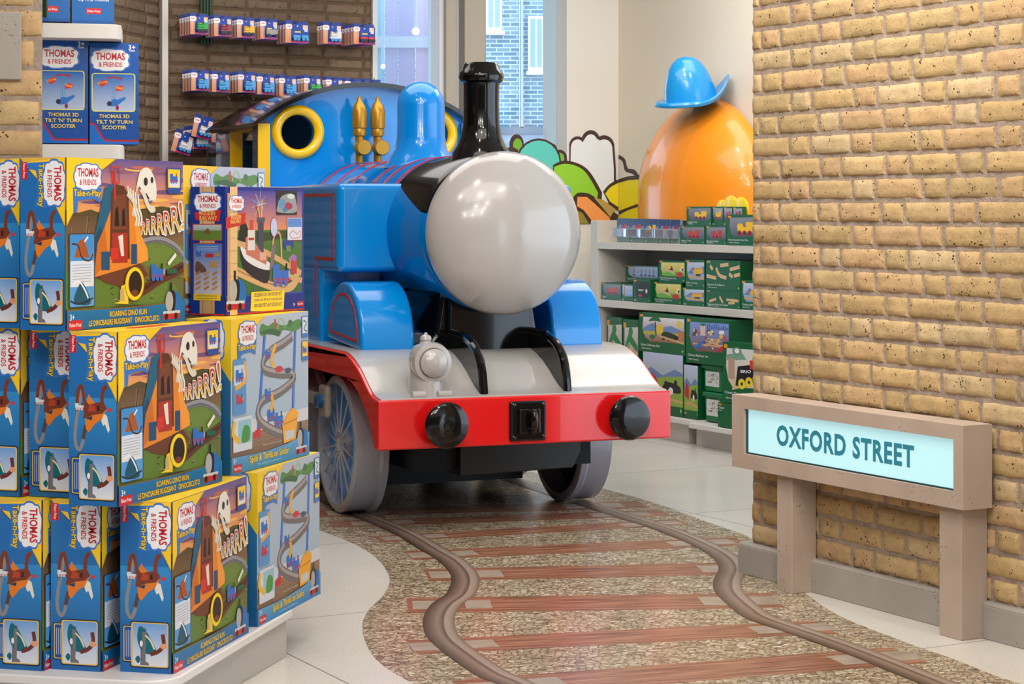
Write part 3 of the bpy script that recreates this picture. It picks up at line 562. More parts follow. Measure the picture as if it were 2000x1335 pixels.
MORTAR = mat('mortar', (182, 164, 148), .95, bump=(90, .6), vary=(30, (140, 124, 112), .6), spec=.1)
MORTARB = mat('painted_mortar', (104, 84, 66), .9, bump=(90, .5), spec=.1)
def brick_panel(name, L, z0, z1, course, lens, pal, seed=1, depth=.011, thick=.3, joint=.0135, mortar=None, parent=None, rough=.0035, skip=None):
    """panel in local x (length) and z, face looking to -y; y=0 is the brick face"""
    R = random.Random(seed); vs = []; fs = []; cols = []; mi = []
    z = z0; row = 0
    while z < z1 - .01:
        x = -(sum(lens) * .5 if row % 2 else 0) - R.uniform(0, .012) + (0 if len(lens) else 0); k = 0
        zt = min(z + course, z1)
        while x < L:
            w = lens[k % len(lens)] * R.uniform(.96, 1.04); k += 1
            a, b = max(x, 0) + (joint / 2 if x > 0 else 0), min(x + w, L) - (joint / 2 if x + w < L else 0); x += w
            if b - a < .015: continue
            if skip and skip((a + b) / 2, (z + zt) / 2): continue
            c0, c1 = z + joint / 2, zt - joint / 2; col = lin(R.choice(pal)); g = R.uniform(.93, 1.07); col = (col[0] * g, col[1] * g, col[2] * g, 1)
            nx = max(2, int((b - a) / .03)); nz = 3; n = len(vs); off = R.uniform(-.002, .002)
            for j in range(nz + 3):
                for i in range(nx + 3):
                    fx = min(max(i - 1, 0), nx) / nx; fz = min(max(j - 1, 0), nz) / nz
                    rim = i in (0, nx + 2) or j in (0, nz + 2)
                    px = a + (b - a) * fx; pz = c0 + (c1 - c0) * fz; e = .006
                    if rim: y = depth; 
                    else:
                        y = off + R.uniform(-rough, rough)
                        if i in (1, nx + 1): px += e * (1 if i == 1 else -1); y += .0015
                        if j in (1, nz + 1): pz += e * (1 if j == 1 else -1); y += .0015
                    if not rim: px += R.uniform(-.0015, .0015)
                    pz += R.uniform(-.0024, .0024); vs.append((px, y, pz)); cols.append(col)
            W_ = nx + 3
            for j in range(nz + 2):
                for i in range(nx + 2): fs.append((n + j * W_ + i, n + j * W_ + i + 1, n + (j + 1) * W_ + i + 1, n + (j + 1) * W_ + i)); mi.append(0)
        z += course; row += 1
    n = len(vs); me = bpy.data.meshes.new(name)
    m = MB().box(.0, depth - .003, z0, L, thick, z1); vs += m.v; fs += [tuple(i + n for i in f) for f in m.f]; mi += [1] * 6; cols += [(1, 1, 1, 1)] * 8
    me.from_pydata(vs, [], fs); me.update(); me.polygons.foreach_set('material_index', mi)
    at = me.color_attributes.new('Col', 'FLOAT_COLOR', 'POINT'); at.data.foreach_set('color', [q for c in cols for q in c])
    o = link(name, me, [BRICK, mortar or MORTAR], parent, smooth=True, recalc=False)
    for p in me.polygons: p.use_smooth = p.material_index == 0 and max(me.vertices[i].co.y for i in p.vertices) < depth - .002
    return o
PALY = [(200, 170, 122), (196, 166, 118), (204, 174, 128), (202, 168, 124), (192, 164, 118), (202, 168, 124), (206, 180, 138), (194, 168, 122), (200, 166, 124), (198, 168, 120)]
PALB = [(128, 108, 88), (122, 102, 84), (134, 113, 92), (118, 99, 82), (130, 109, 90)]
# right brick wall: face plane b = BW
BW = 4.915; a_end = sv_on(1468, b=BW)
LW = 4.6
w = brick_panel('wall_right', LW, .127, CEIL, .0883, [.267, .134], PALY, seed=4)
w.location = SV(a_end, BW); w.rotation_euler = (0, 0, math.atan2(U.y, U.x)); struct(w, 'yellow stock brick wall on the right')
# local +x = U, local -y = -V : faces the aisle
pl = MB().box(-.06, -.028, 0, LW, .36, .118).prism([(-.028, .118), (.36, .118), (.36, .13), (-.016, .13)], -.06, LW, 'x').build('baseboard_right', PLINTH, bev=.004)
pl.location = w.location; pl.rotation_euler = w.rotation_euler; struct(pl, 'grey stone plinth under the brick wall')
# far brick wall of the hanging cards, window wall, white side wall
AW = -12.74; BR = 7.81
b_l, b_w = sv_on(327, a=AW), sv_on(727, a=AW)
w = brick_panel('wall_back', b_w - b_l, 0.0, CEIL, .0745, [.29, .26], PALB, seed=9, rough=.002, mortar=MORTARB); w.location = SV(AW, b_l); w.rotation_euler = (0, 0, ROTV); struct(w, 'brown painted brick wall behind the hanging packs')
Pc = SV(AW, b_l); dS = Vector((.243, .97, 0)).normalized()
w = brick_panel('wall_side', 3.0, 0.0, CEIL, .0745, [.29, .26], PALB, seed=12, rough=.002, mortar=MORTARB); w.location = Pc - dS * 3.0 - Vector((.04, 0, 0)); w.rotation_euler = (0, 0, math.atan2(dS.y, dS.x)); struct(w, 'brown painted brick return wall behind the shelves')
t = MB().box(0, -.05, 0, .04, .02, CEIL).build('trim_1', SHELFW); t.location = SV(AW, b_l) + Vector((-.045, -.03, 0)); t.rotation_euler = (0, 0, ROTV); struct(t, 'white edge strip of the brick wall')
# window wall pieces (local x along V from b_w)
def wv(name, b0, b1, y0, y1, z0, z1, m, lab=None, bev=0):
    o = MB().box(b0, y0, z0, b1, y1, z1).build(name, m, smooth=bool(bev), bev=bev); o.location = SV(AW, 0); o.rotation_euler = (0, 0, ROTV); struct(o, lab); return o
bx = lambda px: sv_on(px, a=AW)
FRAME = mat('window_frame_paint', (168, 160, 146), .45); FRAMEW = mat('white_frame_paint', (214, 214, 218), .4); DKGAP = mat('dark_gasket', (40, 42, 46), .6)
GLASS = bpy.data.materials.new('window_glass'); GLASS.use_nodes = True
nt = GLASS.node_tree; nt.nodes.clear(); out = nt.nodes.new('ShaderNodeOutputMaterial'); mixs = nt.nodes.new('ShaderNodeMixShader'); tr = nt.nodes.new('ShaderNodeBsdfTransparent'); gl = nt.nodes.new('ShaderNodeBsdfGlossy'); gl.inputs['Roughness'].default_value = .02
fr = nt.nodes.new('ShaderNodeFresnel'); fr.inputs['IOR'].default_value = 1.7; tr.inputs['Color'].default_value = (.9, .96, 1, 1)
nt.links.new(fr.outputs[0], mixs.inputs[0]); nt.links.new(tr.outputs[0], mixs.inputs[1]); nt.links.new(gl.outputs[0], mixs.inputs[2]); nt.links.new(mixs.outputs[0], out.inputs[0])
wv('wall_window_column', bx(1107), BR + .3, 0, .35, 0, CEIL, WALLW, 'white wall column beside the window')
wv('wall_window_sill', b_w, bx(1107), .02, .3, 0, .75, WALLW, 'low white wall under the windows')
for i, (p0, p1) in enumerate(((727, 872), (893, 1108))):
    fo = wv('window_%d' % (i + 1), bx(p0), bx(p1), .14, .15, .75, CEIL, GLASS, ['window glazing on the left with lilac view', 'window glazing towards the brick house'][i])
wv('trim_2', b_w - .005, b_w + .03, -.02, .3, 0, CEIL, FRAMEW, 'white frame strip at the left window edge')
wv('trim_3', bx(861), bx(869), .02, .2, .75, CEIL, FRAMEW, 'white frame strip right of the lilac window')
wv('trim_4', bx(869), bx(889), -.02, .25, 0, CEIL, FRAME, 'beige window post', .006)
wv('trim_5', bx(889), bx(893), .03, .25, 0, CEIL, DKGAP, 'dark gasket line between window posts')
wv('trim_6', bx(893), bx(904), .06, .25, 0, CEIL, FRAMEW, 'pale window post strip')
wv('trim_7', bx(904), bx(946), -.03, .25, 0, CEIL, FRAME, 'wide beige window post', .01)
o = MB().box(-13.4, BR, 0, -8.0, BR + .12, CEIL).build('wall_far_right', CREAM, smooth=False)
# local x=U, y=V frame is left handed, so place by vertices
for vtx in o.data.vertices: vtx.co = SV(vtx.co.x, vtx.co.y, vtx.co.z)
o.data.update(); struct(o, 'cream wall behind the toy shelves')

# outside: brick house across the street, pavement, lilac hoarding
def house_mat():
    m = bpy.data.materials.new('pale_facade_brick'); m.use_nodes = True; nt = m.node_tree; b = nt.nodes['Principled BSDF']; b.inputs['Roughness'].default_value = .9
    tc = nt.nodes.new('ShaderNodeTexCoord'); mp = nt.nodes.new('ShaderNodeMapping'); mp.inputs['Rotation'].default_value = (math.pi / 2, 0, 0); nt.links.new(tc.outputs['Object'], mp.inputs['Vector'])
    br = nt.nodes.new('ShaderNodeTexBrick'); br.inputs['Scale'].default_value = 1; br.inputs['Brick Width'].default_value = .2; br.inputs['Row Height'].default_value = .062; br.inputs['Mortar Size'].default_value = .008
    br.inputs['Color1'].default_value = lin((100, 135, 155)); br.inputs['Color2'].default_value = lin((150, 176, 190)); br.inputs['Mortar'].default_value = lin((205, 214, 220)); br.inputs['Bias'].default_value = -.1
    nt.links.new(mp.outputs[0], br.inputs['Vector']); nt.links.new(br.outputs['Color'], b.inputs['Base Color']); return m
HM = house_mat(); HY = 30.0
hx = lambda px: (px - 1000) * HY / F
hz = lambda py: HC + (HZ - py) * HY / F
e = empty('brick_house', (hx(1010), HY, -.2)); tag(e, 'pale brick house across the street seen through the window', 'house')
def hbox(name, p0, q0, p1, q1, y0, y1, m): return MB().box(hx(p0) - hx(1010), y0, hz(q1) + .2, hx(p1) - hx(1010), y1, hz(q0) + .2).build(name, m, e, smooth=False)
hbox('facade', 700, -260, 1300, 620, 0, 1, HM)
WF = mat('white_sash_paint', (236, 240, 244), .5); WG = mat('dim_window_pane', (150, 178, 196), .15)
for p0, q0, p1, q1 in ((949, -60, 981, 62), (1031, 32, 1063, 140)):
    f = hbox('sash_window', p0, q0, p1, q1, -.06, 0, WF); 
    for k in (0, 1):
        x0 = p0 + 5 + k * (p1 - p0 - 6) / 2; g = hbox('pane', x0, q0 + 6, x0 + (p1 - p0) / 2 - 7, q1 - 8, -.068, -.06, WG); g.parent = f
    s = hbox('sill', p0 - 3, q1, p1 + 5, q1 + 7, -.14, 0, WF); s.parent = f
hbox('downpipe', 1017, -260, 1022, 250, -.12, -.02, mat('pipe_paint', (176, 190, 198), .6)); hbox('corner_strip', 1014, -260, 1016, 260, -.05, 0, WF)
hbox('base_band', 700, 248, 1300, 262, -.12, 0, mat('grey_band', (120, 134, 146), .8)); hbox('base_wall', 700, 262, 1300, 620, -.1, 0, mat('blue_grey_render', (150, 166, 182), .8))
o = MB().box(-14, 17.6, -.3, 14, 31, -.2).build('ground_outside', mat('paving', (150, 152, 156), .8), smooth=False); struct(o, 'pavement outside the window')
LIL = [(150, 200, 222), (186, 184, 222), (176, 176, 218), (204, 190, 222), (192, 188, 224)]
hb = empty('lilac_hoarding', (-1.6, 18.2, 0)); tag(hb, 'lilac and cyan panelled hoarding outside the left window', 'hoarding')
for i, (p0, p1) in enumerate(((690, 752), (752, 778), (778, 812), (812, 850), (850, 900))):
    X = lambda p: (p - 1000) * 18.2 / F + 1.6
    MB().box(X(p0), 0, -.2, X(p1) - .01, .06, 4.2).build('panel', mat('hoarding_%d' % i, LIL[i], .5), hb, smooth=False)
MB().box(X(690), -.03, 2.95, X(900), 0, 3.05).build('rail', mat('hoarding_rail', (196, 212, 232), .5), hb); MB().box(X(690), -.03, 1.9, X(900), 0, 1.96).build('rail', MATS['hoarding_rail'], hb)

# ------------------------------------------------------------------ floor sticker: printed gravel, sleepers and rails
def gravel_mat():
    m = bpy.data.materials.new('gravel_print'); m.use_nodes = True; nt = m.node_tree; b = nt.nodes['Principled BSDF']; b.inputs['Roughness'].default_value = .22; b.inputs['Specular IOR Level'].default_value = .5
    tc = nt.nodes.new('ShaderNodeTexCoord'); mp = nt.nodes.new('ShaderNodeMapping'); mp.inputs['Scale'].default_value = (40, 62, 1); mp.inputs['Rotation'].default_value = (0, 0, .12)
    nz = nt.nodes.new('ShaderNodeTexNoise'); nz.inputs['Scale'].default_value = 9; nt.links.new(tc.outputs['Object'], nz.inputs['Vector'])
    ad = nt.nodes.new('ShaderNodeMixRGB'); ad.blend_type = 'LINEAR_LIGHT'; ad.inputs[0].default_value = .03; nt.links.new(tc.outputs['Object'], ad.inputs[1]); nt.links.new(nz.outputs['Color'], ad.inputs[2])
    nt.links.new(ad.outputs[0], mp.inputs['Vector'])
    v = nt.nodes.new('ShaderNodeTexVoronoi'); v.voronoi_dimensions = '2D'; v.inputs['Scale'].default_value = 1; nt.links.new(mp.outputs[0], v.inputs['Vector'])
    ve = nt.nodes.new('ShaderNodeTexVoronoi'); ve.voronoi_dimensions = '2D'; ve.feature = 'DISTANCE_TO_EDGE'; ve.inputs['Scale'].default_value = 1; nt.links.new(mp.outputs[0], ve.inputs['Vector'])
    r = nt.nodes.new('ShaderNodeValToRGB'); e = r.color_ramp.elements
    e[0].position = 0; e[0].color = lin((134, 114, 92)); e[1].position = 1; e[1].color = lin((222, 212, 190))
    for p, c in ((.25, (166, 148, 122)), (.5, (198, 182, 156)), (.72, (186, 166, 134)), (.85, (212, 200, 176))): x = e.new(p); x.color = lin(c)
    sp = nt.nodes.new('ShaderNodeSeparateColor'); nt.links.new(v.outputs['Color'], sp.inputs[0]); nt.links.new(sp.outputs[0], r.inputs['Fac'])
    n3 = nt.nodes.new('ShaderNodeTexNoise'); n3.inputs['Scale'].default_value = 60; nt.links.new(tc.outputs['Object'], n3.inputs['Vector'])
    mr = nt.nodes.new('ShaderNodeMapRange'); mr.inputs[1].default_value = .0; mr.inputs[2].default_value = .15; nt.links.new(ve.outputs['Distance'], mr.inputs[0])
    mx = nt.nodes.new('ShaderNodeMix'); mx.data_type = 'RGBA'; mx.inputs[6].default_value = lin((58, 44, 32)); nt.links.new(mr.outputs[0], mx.inputs[0]); nt.links.new(r.outputs['Color'], mx.inputs[7])
    m2 = nt.nodes.new('ShaderNodeMapRange'); m2.inputs[1].default_value = .3; m2.inputs[2].default_value = .7; m2.inputs[3].default_value = .75; m2.inputs[4].default_value = 1.15; nt.links.new(n3.outputs['Fac'], m2.inputs[0])
    ml = nt.nodes.new('ShaderNodeMix'); ml.data_type = 'RGBA'; ml.blend_type = 'MULTIPLY'; ml.inputs[0].default_value = 1; nt.links.new(mx.outputs[2], ml.inputs[6]); nt.links.new(m2.outputs[0], ml.inputs[7])
    nt.links.new(ml.outputs[2], b.inputs['Base Color']); return m
def wood_mat():
    m = bpy.data.materials.new('sleeper_print'); m.use_nodes = True; nt = m.node_tree; b = nt.nodes['Principled BSDF']; b.inputs['Roughness'].default_value = .25
    tc = nt.nodes.new('ShaderNodeTexCoord'); mp = nt.nodes.new('ShaderNodeMapping'); mp.inputs['Scale'].default_value = (2.2, 34, 1); nt.links.new(tc.outputs['Object'], mp.inputs['Vector'])
    n = nt.nodes.new('ShaderNodeTexNoise'); n.inputs['Scale'].default_value = 1.6; n.inputs['Detail'].default_value = 8; nt.links.new(mp.outputs[0], n.inputs['Vector'])
    r = nt.nodes.new('ShaderNodeValToRGB'); e = r.color_ramp.elements; e[0].position = .34; e[0].color = lin((108, 72, 56)); e[1].position = .72; e[1].color = lin((180, 136, 110)); x = e.new(.5); x.color = lin((148, 98, 76))
    nt.links.new(n.outputs['Fac'], r.inputs['Fac']); nt.links.new(r.outputs['Color'], b.inputs['Base Color']); return m
GRAV = gravel_mat(); WOODP = wood_mat(); PLATE = mat('plate_print', (178, 164, 150), .3, vary=(14, (140, 126, 112), .5))
gl_ = [(-3.3, 13.6), (-2.5, 12.6), (-1.75, 11.3), (-1.2, 10.3)] + [tuple(ground(*p).xy) for p in ((623, 1034), (692, 1062), (739, 1093), (761, 1130), (748, 1163), (720, 1191), (707, 1224), (720, 1267), (748, 1299), (809, 1335))] + [(-.1, 6.1), (.35, 5.7)]
gr_ = [(2.6, 5.0), (1.9, 6.05)] + [tuple(ground(*p).xy) for p in ((1986, 1333), (1866, 1288), (1777, 1257), (1643, 1204), (1574, 1159))] + [(1.12, 8.4), (1.14, 8.9), (1.1, 9.4), (.92, 9.95), (.703, 10.61), (.426, 11.2), (0, 12), (-.6, 13.3), (-1.1, 14)]
out_ = [tuple(p) for p in smoothpath(gl_, 6)] + [tuple(p) for p in smoothpath(gr_, 4)]
fs_ = empty('track_floor_sticker', (.1, 8.2, 0)); tag(fs_, 'printed gravel and wavy railway track sticker on the floor in front of the engine', 'floor sticker')
FO = Vector((.1, 8.2, 0))
MB().prism([(x - FO.x, y - FO.y) for x, y in out_], 0, .0008, 'z').build('gravel_print', GRAV, fs_, smooth=False)
SL = [((560, 1004), (1255, 985), 15), ((645, 1024), (1300, 1001), 13), ((735, 1053), (1335, 1019), 13), ((797, 1085), (1450, 1056), 18), ((833, 1123), (1515, 1108), 24), ((796, 1182), (1519, 1172), 29), ((806, 1264), (1612, 1224), 28), ((905, 1346), (1777, 1279), 38), ((1010, 1440), (1990, 1360), 46)]
RL = [(-.833, 10.345), (-.647, 9.917), (-.489, 9.539), (-.338, 9.063), (-.243, 8.759), (-.185, 8.403), (-.191, 8.043), (-.244, 7.792), (-.261, 7.519), (-.235, 7.22), (-.16, 6.944), (-.06, 6.652), (.018, 6.501), (.139, 6.198), (.3, 5.8)]
RR = [(.307, 10.695), (.551, 10.101), (.75, 9.615), (.87, 9.202), (.932, 8.876), (.931, 8.584), (.882, 8.299), (.865, 8.043), (.899, 7.702), (.94, 7.519), (1.079, 7.22), (1.194, 6.952), (1.344, 6.55), (1.424, 6.329), (1.55, 6.0)]
back = Vector((-.3665, .9304))
RL = [tuple(Vector(RL[0]) + back * k) for k in (3, 2, 1)] + RL; RR = [tuple(Vector(RR[0]) + back * k) for k in (3, 2, 1)] + RR
for l, r, h in SL:
    A = ground(*l); B = ground(*r); d = (B - A); L = d.length; d.normalize(); n = Vector((-d.y, d.x, 0)); A2 = ground(l[0], l[1] - h / 2); hw = (A2.y - A.y) * abs(n.y)
    s = MB().prism([(0, -hw), (L, -hw), (L, hw), (0, hw)], .0009, .0014, 'z').build('sleeper', WOODP, fs_, smooth=False)
    s.location = A - FO; s.rotation_euler = (0, 0, math.atan2(d.y, d.x))
    for R_ in (RL, RR):
        # fixing plates either side of the rail
        best = min(((Vector((x, y, 0)) - A).dot(d) for x, y in [tuple(q) for q in smoothpath(R_, 8)] if abs((Vector((x, y, 0)) - A).dot(n)) < .05), default=None, key=lambda t: 0)
        if best is None: continue
        for sd in (-1, 1):
            q = MB().prism([(best + sd * .1 - .05, -hw * .55), (best + sd * .1 + .05, -hw * .55), (best + sd * .1 + .05, hw * .55), (best + sd * .1 - .05, hw * .55)], .0015, .0018, 'z').build('fixing_plate', PLATE, s, smooth=False)
for R_ in (RL, RR):
    P = smoothpath(R_, 8); bands = [-.066, -.05, -.03, -.012, .008, .014, .034, .05]
    cols = [(66, 50, 42), (92, 74, 62), (118, 98, 86), (140, 120, 108), (92, 74, 64), (162, 144, 132), (152, 134, 122), (112, 92, 80)]
    vs = []; cc = []; ff = []; nb = len(bands)
    for i, p in enumerate(P):
        t = P[min(i + 1, len(P) - 1)] - P[max(0, i - 1)]; t.normalize(); n = Vector((-t.y, t.x))
        for k, b_ in enumerate(bands): q = p + n * b_; vs.append((q.x - FO.x, q.y - FO.y, .0022)); cc.append(lin(cols[k]))
    for i in range(len(P) - 1):
        for k in range(nb - 1): ff.append((i * nb + k, i * nb + k + 1, (i + 1) * nb + k + 1, (i + 1) * nb + k))
    me = bpy.data.meshes.new('rail'); me.from_pydata(vs, [], ff); me.update(); at = me.color_attributes.new('Col', 'FLOAT_COLOR', 'POINT'); at.data.foreach_set('color', [q for c in cc for q in c])
    link('rail', me, FLAT, fs_, smooth=False)

# ------------------------------------------------------------------ the big blue tank engine (plain smokebox front)
TH = math.radians(21.5); EO = Vector((-.243, 10.415, 0))
en = empty('tank_engine', EO, TH); tag(en, 'large glossy blue steam engine model with red buffer beam and black funnel', 'steam engine')
# local: x = across (right +), -y = forward, z up
def body_mat():
    m = mat('boiler_paint', (0, 118, 190), .14, coat=.4, spec=.4); nt = m.node_tree; b = nt.nodes['Principled BSDF']
    tc = nt.nodes.new('ShaderNodeTexCoord'); sx = nt.nodes.new('ShaderNodeSeparateXYZ'); nt.links.new(tc.outputs['Object'], sx.inputs[0])
    def M(op, a, c):
        n = nt.nodes.new('ShaderNodeMath'); n.operation = op
        for i, v in enumerate((a, c)):
            if isinstance(v, (int, float)): n.inputs[i].default_value = v
            else: nt.links.new(v, n.inputs[i])
        return n.outputs[0]
    front = M('LESS_THAN', sx.outputs[1], .16)                     # black ahead of the front hoop
    line = M('ADD', sx.outputs[2], M('MULTIPLY', M('MULTIPLY', sx.outputs[1], -1), .26)); up = M('GREATER_THAN', line, 1.60)
    f = M('MULTIPLY', front, up); mix = nt.nodes.new('ShaderNodeMix'); mix.data_type = 'RGBA'; mix.inputs[6].default_value = lin((0, 112, 192)); mix.inputs[7].default_value = lin((12, 12, 14))
    nt.links.new(f, mix.inputs[0]); nt.links.new(mix.outputs[2], b.inputs['Base Color']); return m
BC = 1.395; BRD = .385
MB().lathe([(BRD, 1.66), (BRD, -.40), (BRD - .015, -.425), (.30, -.43)], 96, 'y', (0, 0, BC)).build('boiler', body_mat(), en)
MB().lathe([(.30, -.36), (.30, -.52)], 48, 'y', (0, 0, BC - .005)).build('smokebox_collar', GREY, en)
fd = MB().lathe([(.28, -.50), (.37, -.505), (.391, -.525), (.396, -.55), (.392, -.58), (.375, -.62), (.34, -.665), (.28, -.71), (.2, -.745), (.1, -.765), (0, -.77)], 96, 'y', (0, 0, 1.394)).build('smokebox_door', GREY, en)
# chimney, dome
MB().lathe([(.155, 1.73), (.145, 1.79), (.122, 1.825), (.103, 1.87), (.092, 1.93), (.089, 2.02), (.090, 2.12), (.093, 2.135), (.108, 2.145), (.114, 2.165), (.110, 2.185), (.095, 2.2), (.088, 2.225), (.080, 2.236), (.07, 2.232), (.065, 2.1)], 56, 'z', (0, -.246, 0)).build('funnel', BLACK, en)
dm = [(.2, 1.73), (.17, 1.79), (.142, 1.83), (.13, 1.9), (.128, 2.07)] + [(.128 * math.cos(math.radians(a)), 2.07 + .128 * math.sin(math.radians(a))) for a in range(10, 91, 10)]
MB().lathe(dm, 56, 'z', (0, .678, 0)).build('dome', BLUE, en)
# red hoops over the boiler
for s_ in (-.19, -.40, -.60, -1.0, -1.30, -1.60):
    m = MB(); w_ = .016 if s_ > -.3 else .012
    ring = [(math.cos(math.radians(a)), math.sin(math.radians(a))) for a in range(38, 143, 4)]
    vs = []; fs = []
    for c_, s2 in ring:
        for rr, yy in ((BRD - .01, -s_ - w_), (BRD + .005, -s_ - w_), (BRD + .005, -s_ + w_), (BRD - .01, -s_ + w_)): vs.append((c_ * rr, yy, BC + s2 * rr))
    for i in range(len(ring) - 1):
        for k in range(4): fs.append((i * 4 + k, i * 4 + (k + 1) % 4, i * 4 + 4 + (k + 1) % 4, i * 4 + 4 + k))
    m.add(vs, fs).build('boiler_hoop', REDLINE, en)
# side tanks
for sd in (-1, 1):
    t = MB().box(min(sd * .64, sd * .2), .09, 1.19, max(sd * .64, sd * .2), 1.72, 1.64).build('side_tank', BLUE, en, bev=.035, seg=5)
    m = MB(); x = sd * .6425; x0, x1 = min(x, sd * .639), max(x, sd * .639)
    for y0, z0, y1, z1 in ((.17, 1.575, 1.5, 1.59), (.17, 1.25, .185, 1.59), (.17, 1.25, .5, 1.265), (.49, .95, .505, 1.265)): m.box(x0, y0, z0, x1, y1, z1)
    m.build('tank_lining', REDLINE, en)
    MB().box(min(sd * .638, sd * .3), .42, .81, max(sd * .638, sd * .3), 1.72, 1.21).build('lower_tank', BLUE, en, bev=.02)
    # splasher: half round over the wheel
    pr = [(.30 * -math.cos(math.radians(a)) - .0, .815 + .335 * math.sin(math.radians(a)) ** .85) for a in range(0, 181, 7)]
    MB().prism(pr, min(sd * .64, sd * .365), max(sd * .64, sd * .365), 'x').build('splasher', BLUE, en, bev=.018, seg=4, ang=25)
    o1 = [(.235 * -math.cos(math.radians(a)), .86 + .235 * math.sin(math.radians(a)) ** .85) for a in range(0, 181, 7)]; i1 = [(.222 * -math.cos(math.radians(a)), .873 + .21 * math.sin(math.radians(a)) ** .85) for a in range(0, 181, 7)]
    MB().prism(o1, min(sd * .6425, sd * .639), max(sd * .6425, sd * .639), 'x', holes=[i1]).build('splasher_lining', REDLINE, en, smooth=False)
# footplate: white top, red valance and buffer beam in one sweep
curve = [(-.30, .822), (-.38, .815), (-.46, .795), (-.54, .765), (-.61, .73), (-.68, .69), (-.74, .66), (-.79, .643), (-.84, .637)]
top = [(2.9, .822)] + curve + [(-.876, .635)]
bot = [(-.876, .408), (-.835, .405), (-.80, .42), (-.775, .47), (-.72, .545), (-.64, .60), (-.56, .65), (-.46, .685), (-.36, .70), (2.9, .70)]
MB().prism(top + bot, -.74, .74, 'x').build('footplate_valance', RED, en, bev=.012, seg=3)
inn = [(y, z + .004) for y, z in top[:-1]]
tw = [(2.88, .83)] + [(y, z + .006) for y, z in curve] + [(-.862, .641), (-.862, .62), (-.8, .60), (-.6, .68), (-.3, .77), (2.88, .77)]
MB().prism(tw, -.722, .722, 'x').build('running_board', WHITEP, en, bev=.004, seg=2)
# buffers
for x in (-.435, .485):
    g = MB().lathe([(.045, -.86), (.045, -.93), (.094, -.935), (.104, -.945), (.106, -.958), (.1, -.97), (.08, -.98), (.04, -.985), (0, -.986)], 48, 'y', (x, 0, .520)).build('buffer', BLACK, en)
    if x < 0: MB().lathe([(.028, -.983), (.024, -.99), (0, -.991)], 24, 'y', (x, 0, .520)).build('buffer_boss', BLACK, g)
cp = MB().box(-.1, -.895, .425, .085, -.87, .612).build('coupling_plate', BLACK, en, bev=.014); 
MB().box(-.062, -.915, .46, .048, -.89, .578).build('coupling_boss', BLACK, cp, bev=.01)
MB().tube(smoothpath([(0, -.905, .565), (0, -.945, .56), (0, -.955, .52), (0, -.935, .48), (0, -.905, .47)], 5), .016, 12).build('coupling_hook', BLACK, cp)
for x, z in ((-.082, .443), (.067, .443), (-.082, .594), (.067, .594)): MB().lathe([(.011, -.89), (.011, -.9), (.006, -.904), (0, -.905)], 12, 'y', (x, 0, z)).build('bolt', BLACK, cp)
# lamp
lp = MB().lathe([(.02, .63), (.078, .632), (.08, .66), (.078, .80), (.074, .845), (.055, .875), (.03, .885), (.024, .895), (.028, .905), (.024, .92), (.008, .928), (.006, .936), (0, .938)], 36, 'z', (-.475, -.775, 0)).build('head_lamp', GREY, en)
MB().lathe([(.062, -.79), (.092, -.80), (.096, -.83), (.09, -.852), (.07, -.857), (.066, -.85), (.066, -.87), (.045, -.888), (.015, -.897), (0, -.898)], 40, 'y', (-.465, 0, .80)).build('lamp_lens', GREY, lp)
for x in (-.535, -.41): MB().tube([(x - .03, -.84, .652), (x + .035, -.84, .652)], .02, 12).build('lamp_foot', GREY, lp)
MB().lathe([(.0, -.08), (.02, -.078), (.022, -.06)], 16, 'x', (-.475, -.775, .81)).build('lamp_side_boss', GREY, lp)
# black smokebox saddle, front plate and curved front braces
MB().box(-.215, -.37, .80, .215, .25, 1.12).build('front_plate', BLACK, en, bev=.012)
MB().prism([(-.3, 1.2), (-.36, 1.27), (.36, 1.27), (.3, 1.2), (.24, 1.08), (.27, .9), (.34, .82), (-.34, .82), (-.27, .9), (-.24, 1.08)], -.33, .5, 'y').build('saddle', BLACK, en, bev=.02)  # black here puts the shade under the boiler into the colour
for x in (-.2, .225):
    ou = [(-.34, .905), (-.52, .90), (-.62, .88), (-.70, .85), (-.76, .80), (-.79, .74), (-.805, .68), (-.81, .64)]
    il = [(-.78, .638), (-.68, .69), (-.6, .735), (-.5, .78), (-.34, .815)]
    MB().prism(ou + il, x - .014, x + .014, 'x').build('front_brace', BLACK, en, bev=.004)
    MB().tube([(x, y, z) for y, z in smoothpath([(a, b) for a, b in ou], 4)], .021, 10).build('brace_rim', BLACK, en)
# underframe and added black shade blocks
MB().prism([(-.24, .405), (.385, .405), (.385, .33), (.345, .25), (-.24, .235)], -.6, -.1, 'y').build('front_drawbox', mat('satin_black_paint', (34, 30, 25), .3, spec=.3), en, bev=.006)
MB().box(-.46, -.55, .26, .46, 2.8, .74).build('main_frame', mat('frame_black', (7, 7, 7), .45, spec=.2), en)  # black box, sized to stand in for the shade between the wheels
MB().box(-.4, .2, .10, .4, 2.6, .32).build('ash_pan', MATS['frame_black'], en)  # black block added low down to darken the space under the engine
